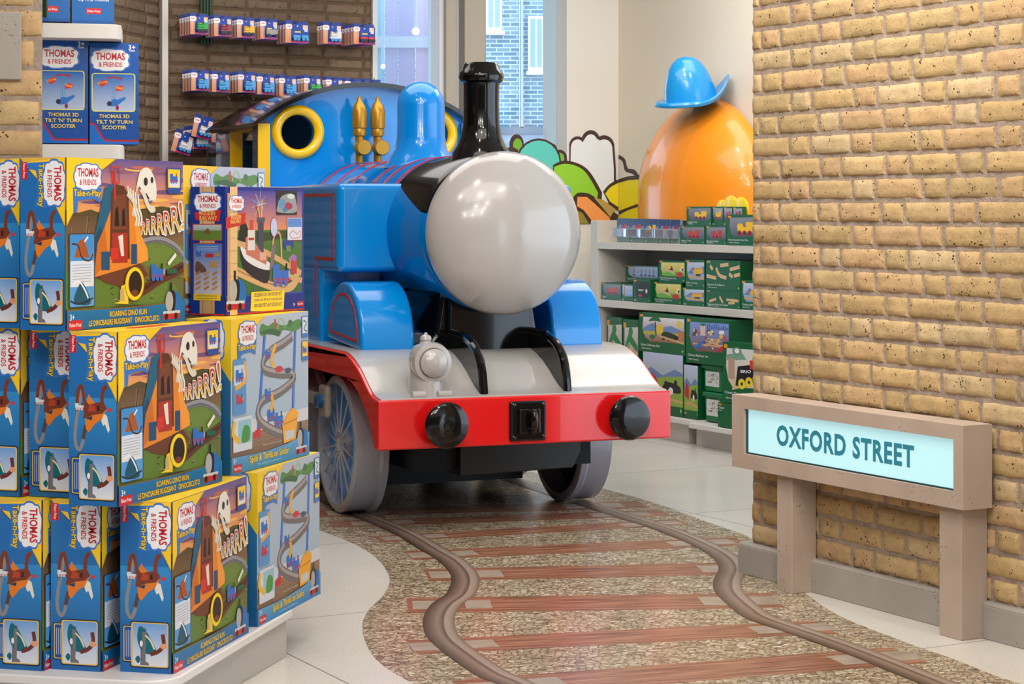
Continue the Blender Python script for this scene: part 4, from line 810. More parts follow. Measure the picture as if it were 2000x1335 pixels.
# wheels
def wheel(sd, y):
    wx = sd * .68; ix = sd * .506
    pr = [(.325, wx), (.338, wx - sd * .008), (.333, ix + sd * .05), (.345, ix + sd * .035), (.345, ix + sd * .006), (.335, ix)]
    if True: pr += [(.30, ix), (.30, wx - sd * .0), (.325, wx)]
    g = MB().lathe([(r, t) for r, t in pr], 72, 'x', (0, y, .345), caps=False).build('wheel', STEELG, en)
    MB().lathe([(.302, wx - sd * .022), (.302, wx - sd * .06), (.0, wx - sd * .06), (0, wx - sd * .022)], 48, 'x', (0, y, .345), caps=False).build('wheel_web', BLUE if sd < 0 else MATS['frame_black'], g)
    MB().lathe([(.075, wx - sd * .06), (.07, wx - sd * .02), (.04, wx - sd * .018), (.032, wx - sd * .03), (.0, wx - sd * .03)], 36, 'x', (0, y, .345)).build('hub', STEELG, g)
    if sd < 0 or y > .5:
        for k in range(16):
            a = 2 * math.pi * (k + .5) / 16; c, s2 = math.cos(a), math.sin(a)
            MB().tube([(wx + .019, y + c * .06, .345 + s2 * .06), (wx + .019, y + c * .3, .345 + s2 * .3)], [.0055, .004], 6).build('spoke', STEELG, g)
    return g
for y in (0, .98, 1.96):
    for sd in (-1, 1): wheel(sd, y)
for sd in (-1, 1):
    x = sd * .70; a, b = sorted((x, x + sd * .03))
    MB().box(a, .05, .525, b, 2.0, .585).build('coupling_rod', RODG, en, bev=.006)
    for y in (.06, 1.04, 2.0): MB().box(a - .004, y - .07, .475, b + .004, y + .07, .635).build('rod_end', RODG, en, bev=.025); MB().lathe([(.036, x), (.036, x + sd * .06), (.03, x + sd * .066), (0, x + sd * .066)], 24, 'x', (0, y, .555)).build('crank_pin', DKBLUE, en)
# cab
yc = 1.67
def roof_z(x, add=0): return 2.235 + add - .21 * (abs(x) / .65) ** 2.1
outl = [(-.64, .82), (.64, .82)] + [(.64 - 1.28 * i / 24, roof_z(.64 - 1.28 * i / 24, -.01)) for i in range(25)]
ph = [circle(sx * .411, 1.955, .105, n=40)[::-1] for sx in (-1, 1)]
ph = [[(p[0], p[1] if p[1] < 3 else p[1]) for p in h] for h in ph]
MB().prism(outl, yc, yc + .07, 'y', holes=ph).build('cab_front', BLUE, en, ang=25)
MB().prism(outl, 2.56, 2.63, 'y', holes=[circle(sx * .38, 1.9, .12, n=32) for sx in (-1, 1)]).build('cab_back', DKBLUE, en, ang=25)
for sx in (-1, 1):
    g = MB(); vs = []; fs = []; n = 56; q = 16
    for i in range(n):
        A = 2 * math.pi * i / n
        for k in range(q):
            B = 2 * math.pi * k / q; r_ = .128 + .03 * math.cos(B); vs.append((sx * .411 + r_ * math.cos(A), yc - .004 + .03 * math.sin(B), 1.955 + r_ * math.sin(A)))
    for i in range(n):
        for k in range(q): fs.append((i * q + k, i * q + (k + 1) % q, (i + 1) % n * q + (k + 1) % q, (i + 1) % n * q + k))
    g.add(vs, fs).build('porthole_ring', YEL, en)
    x0, x1 = sorted((sx * .655, sx * .585)); c = MB()
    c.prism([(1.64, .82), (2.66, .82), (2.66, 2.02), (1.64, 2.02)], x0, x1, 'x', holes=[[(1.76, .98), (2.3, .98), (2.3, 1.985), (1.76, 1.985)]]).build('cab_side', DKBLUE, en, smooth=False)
    MB().box(x0, 1.628, 1.60, x1, 1.642, 2.0).build('pillar_edge', YEL, en)
    m = MB(); m.box(x0 - .002, 2.28, .99, x1 + .002, 2.302, 1.985); m.box(x0 - .002, 1.758, 1.962, x1 + .002, 2.29, 1.986); m.build('door_trim', YEL, en)
rf = [(-.70 + 1.4 * i / 28, roof_z(-.70 + 1.4 * i / 28, .012)) for i in range(29)]; rb = [(x, z - .028) for x, z in reversed(rf)]
MB().prism(rf + rb, 1.57, 2.76, 'y').build('cab_roof', BLACK, en, ang=25, bev=.006, seg=2)
# bunker behind the cab
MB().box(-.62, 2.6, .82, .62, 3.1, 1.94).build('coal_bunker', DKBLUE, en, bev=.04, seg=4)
MB().box(-.628, 2.78, 1.84, -.60, 2.98, 1.865).build('bunker_slot', BLACK, en)
# brass coloured fittings
for x in (-.075, .035):
    MB().lathe([(.022, 1.78), (.024, 1.93), (.036, 1.935), (.04, 1.955), (.036, 1.975), (.041, 1.98), (.043, 2.0), (.043, 2.07), (.04, 2.09), (.03, 2.115), (.014, 2.135), (.012, 2.155), (.006, 2.158), (.006, 2.165), (0, 2.166)], 28, 'z', (x, 1.55, 0)).build('safety_valve', GOLD, en)
    MB().lathe([(.045, 1.535), (.045, 1.48), (.04, 1.472), (0, 1.472)], 28, 'y', (x + .005, 0, 1.865)).build('valve_knob', GOLD, en)

# ------------------------------------------------------------------ street sign
d0 = ground(1878, 1251); ub = math.atan2(U.y, U.x)
sg = empty('street_sign', (d0.x, d0.y, 0), ub); tag(sg, 'low cast stone street nameplate sign with lit panel reading OXFORD STREET', 'street sign')
# local: +x towards the eye along the wall, -y to the aisle
TL = 1.0; x_r = .044 + .0; x_l = x_r - 1.402; z0, z1 = .463, .756; yf = -.03
fo = [(x_l, z0), (x_r, z0), (x_r, z1), (x_l, z1)]; ho = [(x_l + .083, z0 + .06), (x_r - .052, z0 + .06), (x_r - .052, z1 - .052), (x_l + .083, z1 - .052)]
MB().prism(fo, yf, yf + .13, 'y', holes=[ho]).build('frame', STONE, sg, smooth=False)
lit = bpy.data.materials.new('lit_panel'); lit.use_nodes = True; b_ = lit.node_tree.nodes['Principled BSDF']; b_.inputs['Base Color'].default_value = lin((160, 200, 205)); b_.inputs['Emission Color'].default_value = lin((190, 236, 244)); b_.inputs['Emission Strength'].default_value = .62; b_.inputs['Roughness'].default_value = .3
MB().box(x_l + .083, yf + .018, z0 + .06, x_r - .052, yf + .03, z1 - .052).build('lit_panel', lit, sg, smooth=False)
m = MB(); m.box(x_l + .083, yf + .012, z0 + .058, x_r - .052, yf + .019, z0 + .066); m.box(x_l + .083, yf + .012, z0 + .06, x_l + .09, yf + .019, z1 - .052); m.build('panel_edge', mat('dark_teal_edge', (20, 60, 66), .4), sg)
a = Art(1.267, .181); a.text('OXFORD STREET', .488, .52, .835, .083, (46, 140, 166), off=.036, sp=1.12)
me = a.mesh('lettering'); me.materials.append(mat('sign_letter', (52, 146, 172), .4)); me.transform(Matrix.Translation((x_l + .083, yf + .0172, z0 + .06)) @ Matrix.Rotation(math.pi / 2, 4, 'X'))
o = bpy.data.objects.new('lettering', me); COL.objects.link(o); o.parent = sg
for xa, xb in ((-.118, 0), (-1.09, -.99)):
    MB().box(xa, 0, 0, xb, .118, z0 + .01).build('post', STONE, sg, bev=.003)
    MB().box(xa, .095, z0 - .005, xb, .122, z1 - .002).build('wall_bracket', STONE, sg, bev=.002)

# ------------------------------------------------------------------ left display: white plinth with stacked boxes
SH = .155
dp = empty('display_plinth', (-1.3, 6.4, 0)); tag(dp, 'low white laminate display plinth under the stacked toy boxes', 'display plinth')
def PZ(p): return (p[0] + 1.3, p[1] - 6.4)
e1, e2 = Vector((-.845, 6.45)), Vector((-.754, 6.87)); dr = (e2 - e1).normalized(); fr_ = e1 - dr * .62; nl = Vector((-dr.y, dr.x))
fl = fr_ + nl * .80
rc = []
for a_ in range(0, 91, 15): t = math.radians(a_); c = fl + (-nl) * .12 + dr * .12; rc.append(tuple(c - dr * .12 * math.cos(t) + nl * .12 * math.sin(t)))
rc2 = []
for a_ in range(0, 91, 15): t = math.radians(a_); c = fr_ + nl * .1 + dr * .1; rc2.append(tuple(c - nl * .1 * math.sin(t + 0) * 0 + (-nl) * .1 * math.cos(t) + (-dr) * .1 * math.sin(t)))
slab = [tuple(e2 + dr * .06)] + rc2 + rc + [tuple(fl + dr * .52), tuple(e2 + dr * .06 + nl * .55)]
MB().prism([PZ(p) for p in slab], SH - .028, SH, 'z').build('top_slab', mat('white_laminate_top', (226, 222, 220), .3), dp, bev=.006)
ins = [e2 + dr * .03 + nl * .012, fr_ + nl * .05 + dr * .03, fl + dr * .06 - nl * .06, fl + dr * .5 - nl * .04, e2 + dr * .03 + nl * .53]
MB().prism([PZ(p) for p in ins], 0, SH - .027, 'z').build('base', mat('grey_laminate', (176, 172, 168), .18), dp, bev=.003)
D_F, D_S = art_dino_front(.605, .5), art_dino_side(.159, .5)
YB = mat('yellow_card', (248, 208, 40), .4); TEAL = mat('blue_card', (30, 96, 160), .4); PURP = mat('purple_card', (56, 60, 150), .4)
REDH = mat('red_handle', (220, 50, 50), .4)
def carton(name, L, W, H, front, side, lidm, sidem, handle=True):
    """origin: bottom near right corner; long face along +y at x=0 (looks to +x), end face along -x at y=0 (looks to -y)"""
    e = empty(name)
    b = MB(); b.box(-W, 0, 0, 0, L, H - .0, 1); b.m = [1, 0, 1, 1, 1, 1]
    b.build('carton', [lidm, sidem], e, bev=.0015, seg=1)
    if front: place_art(front, 'front_print', e, (.0, 0, 0), (0, 1, 0), (0, 0, 1))
    if side: place_art(side, 'end_print', e, (-W, 0, 0), (1, 0, 0), (0, 0, 1))
    if handle:
        MB().prism([(-W * .5 - .012, L * .33), (-W * .5 + .012, L * .33), (-W * .5 + .02, L * .4), (-W * .5 + .02, L * .6), (-W * .5 + .012, L * .67), (-W * .5 - .012, L * .67)], H, H + .0015, 'z').build('handle', REDH, e, smooth=False)
    return e
dino = carton('dinosaur_playset_box', .605, .159, .498, D_F, D_S, YB, TEAL)
def pl_box(e, px, Y, z, yaw, first=False):
    o = e if first else copy_tree(e)
    o.location = ((px - 1000) * Y / F, Y, z); o.rotation_euler = (0, 0, -math.radians(yaw)); return o
DG = 'yellow and blue dinosaur playset boxes on the left display'
rows = [ # px, Y, z, yaw, label
 (334, 5.95, SH, 13.7, 'dinosaur playset box at the right front corner of the bottom row'),
 (196, 5.98, SH, 15, 'dinosaur playset box in the middle of the bottom row front'),
 (81, 5.99, SH, 15, 'dinosaur playset box at the left of the bottom row, half cut by frame'),
 (228, 5.85, SH + .5, 20.8, 'dinosaur playset box in the middle row with the glossy glare front, foremost'),
 (150, 6.03, SH + .5, 18, 'dinosaur playset box in the middle row tucked just left of the foremost'),
 (38, 6.06, SH + .5, 18, 'dinosaur playset box at the far left of the middle row'),
 (127, 5.9, SH + 1.0, 24.5, 'dinosaur playset box at the top of the left stack, wholly visible'),
 (38, 6.03, SH + 1.0, 22, 'dinosaur playset box at the upper left edge, half cut by frame')]
for i, (px, Y, z, yaw, lab) in enumerate(rows):
    o = pl_box(dino, px, Y, z, yaw, i == 0); tag(o, lab, 'toy box', DG)
sp = carton('spiral_playset_box', .6, .16, .498, art_spills_front(.6, .498), art_spills_side(.16, .498), YB, mat('pale_blue_card', (120, 170, 200), .4), False)
SGP = 'pale blue spiral tower playset boxes on the left display'
for i, (X, Y, z, yaw, lab) in enumerate(((-.825, 6.625, SH, 14.2, 'spiral tower playset box at the bottom behind the corner dinosaur box'), (-.90, 6.55, SH + .5, 18.6, 'spiral tower playset box in the middle row below the purple box'), (-1.095, 6.81, SH + 1.0, 20, 'spiral tower playset box at the top, peeking above the purple box'))):
    o = sp if i == 0 else copy_tree(sp); o.location = (X, Y, z); o.rotation_euler = (0, 0, -math.radians(yaw)); tag(o, lab, 'toy box', SGP)
wo = carton('wooden_railway_box', .48, .139, .426, art_wood_front(.48, .426), art_wood_side(.139, .426), PURP, PURP, False)
wo.location = (-.947 + .0, 6.76, SH + 1.0); wo.rotation_euler = (0, 0, -math.radians(26.8)); tag(wo, 'purple blue wooden railway set box with steam ship picture, top of the display', 'toy box')

# ------------------------------------------------------------------ left brick pillar with stone quoins
lpil = brick_panel('wall_pillar', .9, 0, CEIL, .0985, [.30, .145], PALY, seed=21, rough=.003); PY = 6.75
pya = math.radians(14.5); lpil.location = ((83 - 1000) * PY / F - .9 * math.cos(pya), PY - .9 * math.sin(pya), 0); lpil.rotation_euler = (0, 0, pya); struct(lpil, 'yellow brick pillar at the left frame edge')
MB_ = MB()
for z_, l_ in ((1.93, .80), (1.60 - .075, .80)):
    MB_.box(-.2, -.022, z_, .9 - (.068 if z_ > 1.8 else .062), .02, z_ + (.222 if z_ > 1.8 else .085))
q = MB_.build('trim_8', PLINTH, bev=.004); q.location = lpil.location; q.rotation_euler = (0, 0, pya); struct(q, 'pale stone blocks set in the left pillar')
q = MB().box(-.3, -.04, 0, .86, .3, .12).build('baseboard_pillar', PLINTH, bev=.004); q.location = lpil.location; q.rotation_euler = (0, 0, pya); struct(q)

# ------------------------------------------------------------------ shelves with scooters behind the pillar
SY = 8.5
def at(px, py, Y): return Vector(((px - 1000) * Y / F, Y, HC + (HZ - py) * Y / F))
yawS = math.radians(14)
def front_carton(name, px0, px1, py_top, py_bot, Y, D, art_fn, base, yaw=yawS, sidec=None):
    """box whose printed front faces the eye; origin at the front left bottom corner, +x to the right"""
    P = at(px0, py_bot, Y); k = (px1 - 1000) / F; c, s_ = math.cos(yaw), math.sin(yaw)
    Wd = (k * P.y - P.x) / (c - k * s_); H = (py_bot - py_top) * Y / F
    e = empty(name, P, yaw); MB().box(0, 0, 0, Wd, D, H).build('carton', base, e, bev=.0015, seg=1)
    place_art(art_fn(Wd, H), 'front_print', e, (0, 0, 0), (1, 0, 0), (0, 0, 1)); return e
SCB = mat('scooter_card', (14, 70, 140), .35)
e = front_carton('scooter_box', 75, 172, 76, 279, SY, .22, art_scooter, SCB); tag(e, 'blue scooter box on the left of the pair, right beside the brick pillar', 'toy box', 'scooter boxes on the wall shelf')
e = front_carton('scooter_box', 175, 271, 83, 281, SY + .055, .22, art_scooter, SCB); tag(e, 'blue scooter box on the right of the pair under the white shelf', 'toy box', 'scooter boxes on the wall shelf')
e = front_carton('first_train_box', 60, 136, -80, 41, SY, .2, art_first, SCB); tag(e, 'blue box on the upper shelf, partly behind a green strip', 'toy box', 'small blue boxes on the upper shelf')
e = front_carton('first_train_box', 140, 223, -80, 46, SY + .05, .2, art_first, SCB); tag(e, 'blue box on the upper shelf, right one with whole lettering', 'toy box', 'small blue boxes on the upper shelf')
def shelf(name, px1, py, Y, th, lab):
    P = at(px1, py, Y - .03); L = 1.1
    pts = [(-L, 0), (-.05, 0), (-.02, .008), (0, .04), (.02, .3), (-L, .3)]
    o = MB().prism(pts, -th, 0, 'z').build(name, SHELFW, bev=.004); o.location = P; o.rotation_euler = (0, 0, yawS); tag(o, lab, 'shelf', 'white wall shelves at the left'); return o
shelf('wall_shelf', 238, 47.5, SY, .062, 'upper white wall shelf carrying two small blue boxes')
shelf('wall_shelf', 242, 282.5, SY, .06, 'lower white wall shelf carrying the two scooter boxes')
GRN = mat('dark_green_strip', (14, 56, 26), .4)
o = MB().box(-.018, -.01, 0, .018, .01, 1.2).build('green_strip', GRN, bev=.004); o.location = at(84, 34, 8.1); tag(o, 'dark green strip hanging at the edge of the left pillar', 'hanging strip')

# ------------------------------------------------------------------ hanging blister cards on the brick wall
gp = MB()
for k in range(4): gp.lathe([(.011, 0), (.011, 1.4)], 10, 'z', (-.03 + k * .02, 0, 0))
o = gp.build('green_post', GRN); P = SV(AW + .06, bx(396) + .0); o.location = (P.x, P.y, zrow(86, P)); tag(o, 'dark green fluted strip hanging on the far brick wall', 'hanging strip')
def art_card(W, H, kind, col):
    a = Art(W, H); a.rect(0, 0, 1, 1, (26, 56, 150), (34, 70, 168)); a.rect(.02, .02, .26, .98, (226, 150, 100), (240, 190, 150)); a.line([(.08, .1), (.08, .8)], .0018, (190, 120, 80)); a.line([(.2, .1), (.2, .8)], .0018, (190, 120, 80))
    a.cloud(.16, .86, .022, .016, WHT, (200, 60, 60)); a.text('THOMAS', .16, .875, .03, .008, LRED, off=.03)
    a.rect(.28, .02, .98, .12, (196, 60, 120)); a.rect(.74, .72, .95, .96, (240, 200, 170)); a.rect(.8, .62, .94, .78, (214, 220, 240)); a.rect(.4, .56, .66, .64, (230, 200, 90)); a.ell(.52, .9, .03, .03, (235, 240, 250)); return a
CLEAR = mat('blister_plastic', (225, 230, 240), .08, spec=.8); CLEAR.node_tree.nodes['Principled BSDF'].inputs['Transmission Weight'].default_value = .85
CARDP = mat('card_edge', (30, 56, 140), .4)
def toy(parent, W, H, col, style):
    m = MB(); c = mat('toy_%d_%d_%d' % col, col, .25, coat=.4); y = -.014
    if style == 'wide':
        m.box(W * .3, y - .012, H * .22, W * .6, y + .01, H * .36); m.box(W * .64, y - .012, H * .22, W * .92, y + .01, H * .36); xs = (.36, .5, .7, .86)
    elif style == 'coach':
        m.box(W * .32, y - .012, H * .2, W * .94, y + .01, H * .46); xs = (.42, .84)
    else:
        m.box(W * .34, y - .012, H * .22, W * .92, y + .01, H * .32); m.box(W * .68, y - .012, H * .3, W * .92, y + .01, H * .56); m.lathe([(.016, W * .36), (.016, W * .7)], 16, 'x', (0, y, H * .38)); m.lathe([(.005, H * .42), (.006, H * .56)], 10, 'z', (W * .43, y, 0)); xs = (.42, .6, .8)
    t = m.build('toy_vehicle', c, parent, bev=.002, seg=1)
    wh = MB(); wc = mat('toy_wheel_dark', (40, 40, 46), .4) if col[2] < 150 else mat('toy_wheel_blue', (70, 150, 210), .35)
    for k in xs: wh.lathe([(.011, y - .02), (.011, y - .012)], 14, 'y', (W * k, 0, H * .18))
    wh.build('wheels', wc, t)
    return t
def proto_card(col, style, W=.125, H=.14):
    e = empty('blister_card'); b = MB(); b.box(0, -.001, 0, W, .001, H * .84); b.box(W * .02, -.001, H * .84, W * .34, .001, H); b.box(W * .45, -.001, H * .84, W * .95, .001, H * .97)
    c = b.build('backing_card', CARDP, e, smooth=False); place_art(art_card(W, H * .84, style, col), 'card_print', e, (0, -.0012, 0), (1, 0, 0), (0, 0, 1))
    toy(e, W, H, col, style); return e
CK = {'green': proto_card((40, 160, 60), 'loco'), 'maroon': proto_card((140, 30, 56), 'loco'), 'yellow': proto_card((240, 180, 20), 'loco'), 'grey': proto_card((150, 146, 140), 'coach'), 'blue': proto_card((60, 150, 214), 'loco'), 'bluewide': proto_card((60, 150, 214), 'wide', .17, .15), 'white': proto_card((220, 220, 224), 'loco', .135, .15), 'red': proto_card((190, 34, 50), 'wide', .16, .14)}
used = set()
HOOKM = mat('chrome_hook', (190, 180, 160), .25, metal=.9)
def pack(key, px, py_top, n, out, rowname, lab_front, gap=.05, tilt=0):
    """n cards on one hook; front card centre column px, top row py_top"""
    a0 = AW + out; b0 = sv_on(px, a=a0); P = SV(a0, b0); zt = zrow(py_top, P)
    W, H = {'bluewide': (.17, .15), 'white': (.135, .15), 'red': (.16, .14)}.get(key, (.125, .14))
    hk = MB().tube([SV(-.0 - out + .0, 0, 0) * -1 * -1 * 1.0 + Vector((0, 0, 0))] if 0 else [Vector((0, .0, 0)), Vector((0, -out - .01, 0)), Vector((0, -out - .03, .018))], .0025, 6).build('wall_hook', HOOKM)
    hp = SV(AW, b0); hk.location = (hp.x, hp.y, zt - H * .1); hk.rotation_euler = (0, 0, ROTV); tag(hk, 'metal hook holding the %s' % lab_front, 'hook', rowname.replace('cards', 'hooks'))
    for i in range(n):
        o = CK[key] if key not in used else copy_tree(CK[key]); used.add(key)
        ai = a0 - gap * i; p = SV(ai, b0) - V * (W / 2); o.location = (p.x, p.y, zt - H); o.rotation_euler = (0, math.radians(tilt), ROTV)
        nth = 'front card' if i == 0 else ('rear card' if i == n - 1 else ['second', 'third', 'fourth', 'fifth', 'sixth'][i - 1] + ' card')
        tag(o, '%s, %s' % (nth, lab_front), 'blister card', rowname)
R1, R2, R3 = 'blister cards in the top row on the far wall', 'blister cards in the middle row on the far wall', 'blister cards in the lowest row on the far wall'
for key, px, py, n, lab in (('green', 389, 25, 5, 'green train pack, leftmost of the top wall row'), ('maroon', 435, 29, 4, 'maroon train pack in the top wall row'), ('yellow', 480, 32, 4, 'yellow train pack in the top wall row'), ('grey', 525, 35, 4, 'grey coach pack in the top wall row'),
                       ('bluewide', 580, 40, 4, 'wide pale blue train pack in the top wall row'), ('white', 649, 42, 3, 'white train pack in the top wall row'), ('red', 711, 46, 5, 'red truck pack, rightmost of the top wall row')):
    pack(key, px, py, n, .28, R1, lab)
for key, px, py, n, lab in (('blue', 391, 135, 4, 'blue train pack leftmost in the middle wall row'), ('blue', 431, 138, 2, 'blue train pack, second from left in the middle row'), ('blue', 482, 139, 4, 'blue train pack, third from left in the middle row'), ('blue', 519, 143, 2, 'blue train pack, fourth from left in the middle row'),
                       ('blue', 562, 146, 3, 'blue train pack, fifth from left in the middle row'), ('green', 610, 146, 4, 'bright green train pack in the middle wall row'), ('maroon', 653, 149, 2, 'dark pack right of the green one, middle wall row'), ('maroon', 690, 152, 2, 'dark pack above the cab roof, second from right'), ('maroon', 728, 154, 2, 'dark pack, rightmost of the middle wall row')):
    pack(key, px, py, n, .26, R2, lab, gap=.055)
for key, px, py, n, tilt, lab in (('white', 392, 220, 1, 12, 'tilted card above the others in the lowest wall row'), ('white', 388, 246, 3, 0, 'white train pack in the lowest wall row'), ('white', 352, 248, 1, 16, 'tilted card leftmost of the lowest wall row'), ('blue', 430, 242, 5, 0, 'pack half behind the cab in the lowest row')):
    pack(key, px, py, n, .32 if py == 220 else (.29 if tilt else .26), R3, lab, tilt=tilt)
for px, py, i in ((424, 190, 0), (471, 190, 1)):
    P = SV(AW + .0, sv_on(px, a=AW)); hk = MB().tube([(0, 0, 0), (0, -.2, 0), (0, -.22, -.03), (0, -.24, -.02)], .003, 6).build('wall_hook', HOOKM); hk.location = (P.x, P.y, zrow(py, P)); hk.rotation_euler = (0, 0, ROTV)
    tag(hk, ['empty metal hook on the wall, left of the cab roof edge', 'empty metal hook on the wall, closest to the cab roof'][i], 'hook')

# ------------------------------------------------------------------ right: toy shelf unit along the cream wall
BF = 7.35
def sx(px, b=BF): return sv_on(px, b=b)
su = empty('toy_shelf_unit', SV(-12.3, BF), ub); tag(su, 'white laminate shelf unit full of green train set boxes along the far wall', 'shelf unit')
# local +x = towards the eye, +y = into the wall ( V is +y rotated: local y = -V?? use vertices )
AL, AR = -12.27, -9.2
def unit(name, a0, b0, z0, a1, b1, z1, m, bev=.003, parent=None):
    # local frame of su: x along U, y = V (U x V = +z ? ) -> handle by rotation of ub; y axis = (-U.y, U.x) = V
    return MB().box(a0 + 12.3, b0 - BF, z0, a1 + 12.3, b1 - BF, z1).build(name, m, parent or su, bev=bev)
SM_ = mat('shelf_grey_white', (206, 200, 190), .45)
unit('end_panel', AL - .09, BF, 0, AL, BF + .44, 1.435, SM_); unit('back_panel', AL, BF + .40, 0, AR, BF + .44, 1.435, SM_)
jm = sx(1378)
for nm, z, th, f in (('shelf', 1.285, .048, 0), ('shelf', .885, .05, 0)):
    unit(nm, AL, BF - f, z - th, jm - .004, BF + .4, z, SM_); unit(nm, jm, BF - f, z - th, AR, BF + .4, z, SM_)
unit('base_deck', AL, BF - .1, .13, sx(1359, BF - .1), BF + .4, .165, SHELFW, .006); unit('base_deck', sx(1359, BF - .1) + .005, BF - .16, .125, AR, BF + .4, .16, SHELFW, .006)
unit('kick_board', AL, BF - .03, 0, sx(1345, BF - .03), BF + .4, .13, SM_); unit('kick_board', sx(1360, BF - .04), BF - .04, 0, AR, BF + .4, .125, SM_)
GB = mat('green_card', (8, 84, 46), .4)
def art_green(W, H, kind, title='', seed=0):
    a = Art(W, H); R = random.Random(seed); asp = W / H
    a.rect(0, 0, 1, 1, (6, 92, 50)); a.rect(.03, .9, .03 + .035 / W, .9 + .014 / H if 0 else .96, (226, 150, 40))
    if kind == 'blister':
        a.rect(0, .34, 1, 1, (60, 84, 130), (40, 66, 120)); a.poly([(0, .55), (.3, .75), (.6, .6), (1, .7), (1, .5), (0, .5)], (120, 150, 190)); a.rect(0, 0, 1, .3, (120, 150, 124)); a.rect(.04, .2, .96, .62, (150, 160, 172), (116, 130, 156)); a.rect(.02, .86, .22, .97, (20, 80, 60))
    else:
        bg2, bg1 = {'loco': ((140, 140, 150), (70, 78, 96)), 'window': ((170, 172, 180), (40, 50, 80)), 'ship': ((190, 204, 226), (120, 150, 200)), 'meadow': ((226, 216, 140), (150, 170, 60)), 'helicopter': ((196, 206, 224), (120, 150, 190)), 'safari': ((226, 226, 230), (150, 90, 60)), 'city': ((130, 160, 220), (120, 80, 70)), 'hill': ((190, 200, 230), (120, 140, 60)), 'station': ((214, 206, 200), (150, 110, 80)), 'figure': ((214, 214, 210), (210, 190, 160)), 'track': ((8, 96, 52), (6, 88, 48)), 'plain': ((8, 96, 52), (6, 88, 48)), 'dark': ((20, 60, 40), (10, 40, 28))}[kind]
        if kind not in ('track', 'plain'):
            a.poly([(.1, .9), (.98, .92), (.98, .3), (.25, .27), (.14, .38), (.08, .6)], bg1, bg2) if kind != 'hill' else a.rect(0, .16, 1, 1, bg1, bg2)
    cx, cy = .56, .5
    if kind in ('loco', 'window', 'blister'):
        c = R.choice([(190, 44, 40), (196, 60, 50), (170, 40, 60)]) if seed < 50 else (240, 190, 30)
        a.rect(.34, .42, .8, .6, c); a.rect(.6, .55, .82, .76, c); a.ell(.42, .62, .1, .1, c)
        for k in (.4, .56, .72): a.ell(k, .4, .07, .09, (150, 36, 40)); a.ell(k, .4, .03, .04, (40, 30, 30))
    elif kind == 'ship':
        a.rect(.1, .4, .98, .55, (150, 190, 226)); a.line([(.25, .42), (.27, .8), (.24, .86)], .008, (150, 60, 60)); a.rect(.22, .36, .32, .46, (190, 60, 50))
        if W > .2:
            for k in (.5, .62, .74, .86): a.line([(k, .4), (k, .8)], .006, (90, 40, 70)); a.rect(k - .05, .34, k + .03, .46, (90, 50, 90))
    elif kind == 'meadow':
        a.blob([(.14, .4), (.5, .5), (.98, .42), (.98, .3), (.2, .28)], (110, 176, 60)); a.line([(.18, .62), (.45, .5), (.6, .42)], .016, (206, 180, 150), True)
        for x, y, c in ((.46, .66, (36, 26, 26)), (.86, .64, (236, 232, 224)), (.8, .7, (240, 200, 50)), (.42, .72, (240, 200, 60))): a.ell(x, y, .06, .11, c)
        a.ell(.52, .58, .03, .07, (120, 60, 50)); a.ell(.9, .6, .03, .06, (40, 30, 30)); a.ell(.8, .36, .12, .12, (196, 40, 50))
    elif kind == 'helicopter':
        a.poly([(.12, .5), (.4, .75), (.6, .6), (.98, .8), (.98, .5)], (90, 130, 180)); a.blob([(.4, .55), (.6, .72), (.9, .66), (.86, .52), (.6, .48)], (226, 176, 50)); a.line([(.3, .56), (.5, .68), (.96, .72)], .005, (220, 120, 60)); a.rect(.55, .42, .8, .5, (60, 40, 30)); a.line([(.14, .4), (.98, .34)], .014, (200, 160, 110))
    elif kind == 'track':
        for p in ([(.12, .8), (.2, .68)], [(.42, .82), (.66, .87)], [(.3, .74), (.4, .5), (.6, .42)], [(.7, .7), (.98, .8)], [(.02, .46), (.3, .4)], [(.68, .56), (.78, .46)], [(.82, .5), (.99, .56)]) if seed % 2 == 0 else ([(.1, .34), (.3, .5)], [(.4, .66), (.5, .3)], [(.6, .5), (.95, .46)], [(.66, .3), (.84, .34)]):
            a.line(p, .022 if H > .12 else .016, (222, 186, 136), len(p) > 2); a.line(p, .002, (170, 130, 84), len(p) > 2)
    elif kind == 'safari':
        a.poly([(.1, .62), (.3, .76), (.5, .66), (.7, .72), (.98, .6), (.98, .5), (.1, .5)], (110, 140, 190)); a.rect(.1, .46, .98, .54, (190, 180, 70)); a.line([(.38, .42), (.36, .8)], .014, (40, 60, 44)); a.blob([(.22, .8), (.3, .9), (.44, .9), (.48, .8), (.36, .82)], (34, 110, 60)); a.ell(.46, .62, .08, .13, (230, 190, 70)); a.blob([(.5, .4), (.56, .56), (.76, .52), (.9, .4)], (34, 60, 40))
        for k in (.54, .66, .8): a.ell(k, .4, .04, .06, (30, 26, 26))
        a.line([(.45, .44), (.98, .3)], .014, (206, 160, 110)); a.rect(.86, .4, .98, .6, (196, 116, 70)); a.ell(.88, .78, .06, .09, (226, 200, 90)); a.ell(.3, .4, .06, .06, (40, 110, 60))
    elif kind in ('city',):
        for i in range(40):
            x, y = R.uniform(.14, .94), R.uniform(.34, .76); a.ell(x, y, R.uniform(.015, .05), R.uniform(.015, .05), R.choice([(196, 50, 56), (226, 190, 150), (70, 80, 110), (210, 60, 60), (230, 200, 80), (90, 60, 56), (240, 236, 230)]), n=8)
        for i in range(7): a.line([(R.uniform(.15, .6), R.uniform(.35, .6)), (R.uniform(.5, .95), R.uniform(.4, .7))], .01, (206, 166, 120))
        for i in range(12): a.rect(.5 + i * .04, .78, .52 + i * .04, .8 + R.uniform(.03, .1), (70, 100, 180))
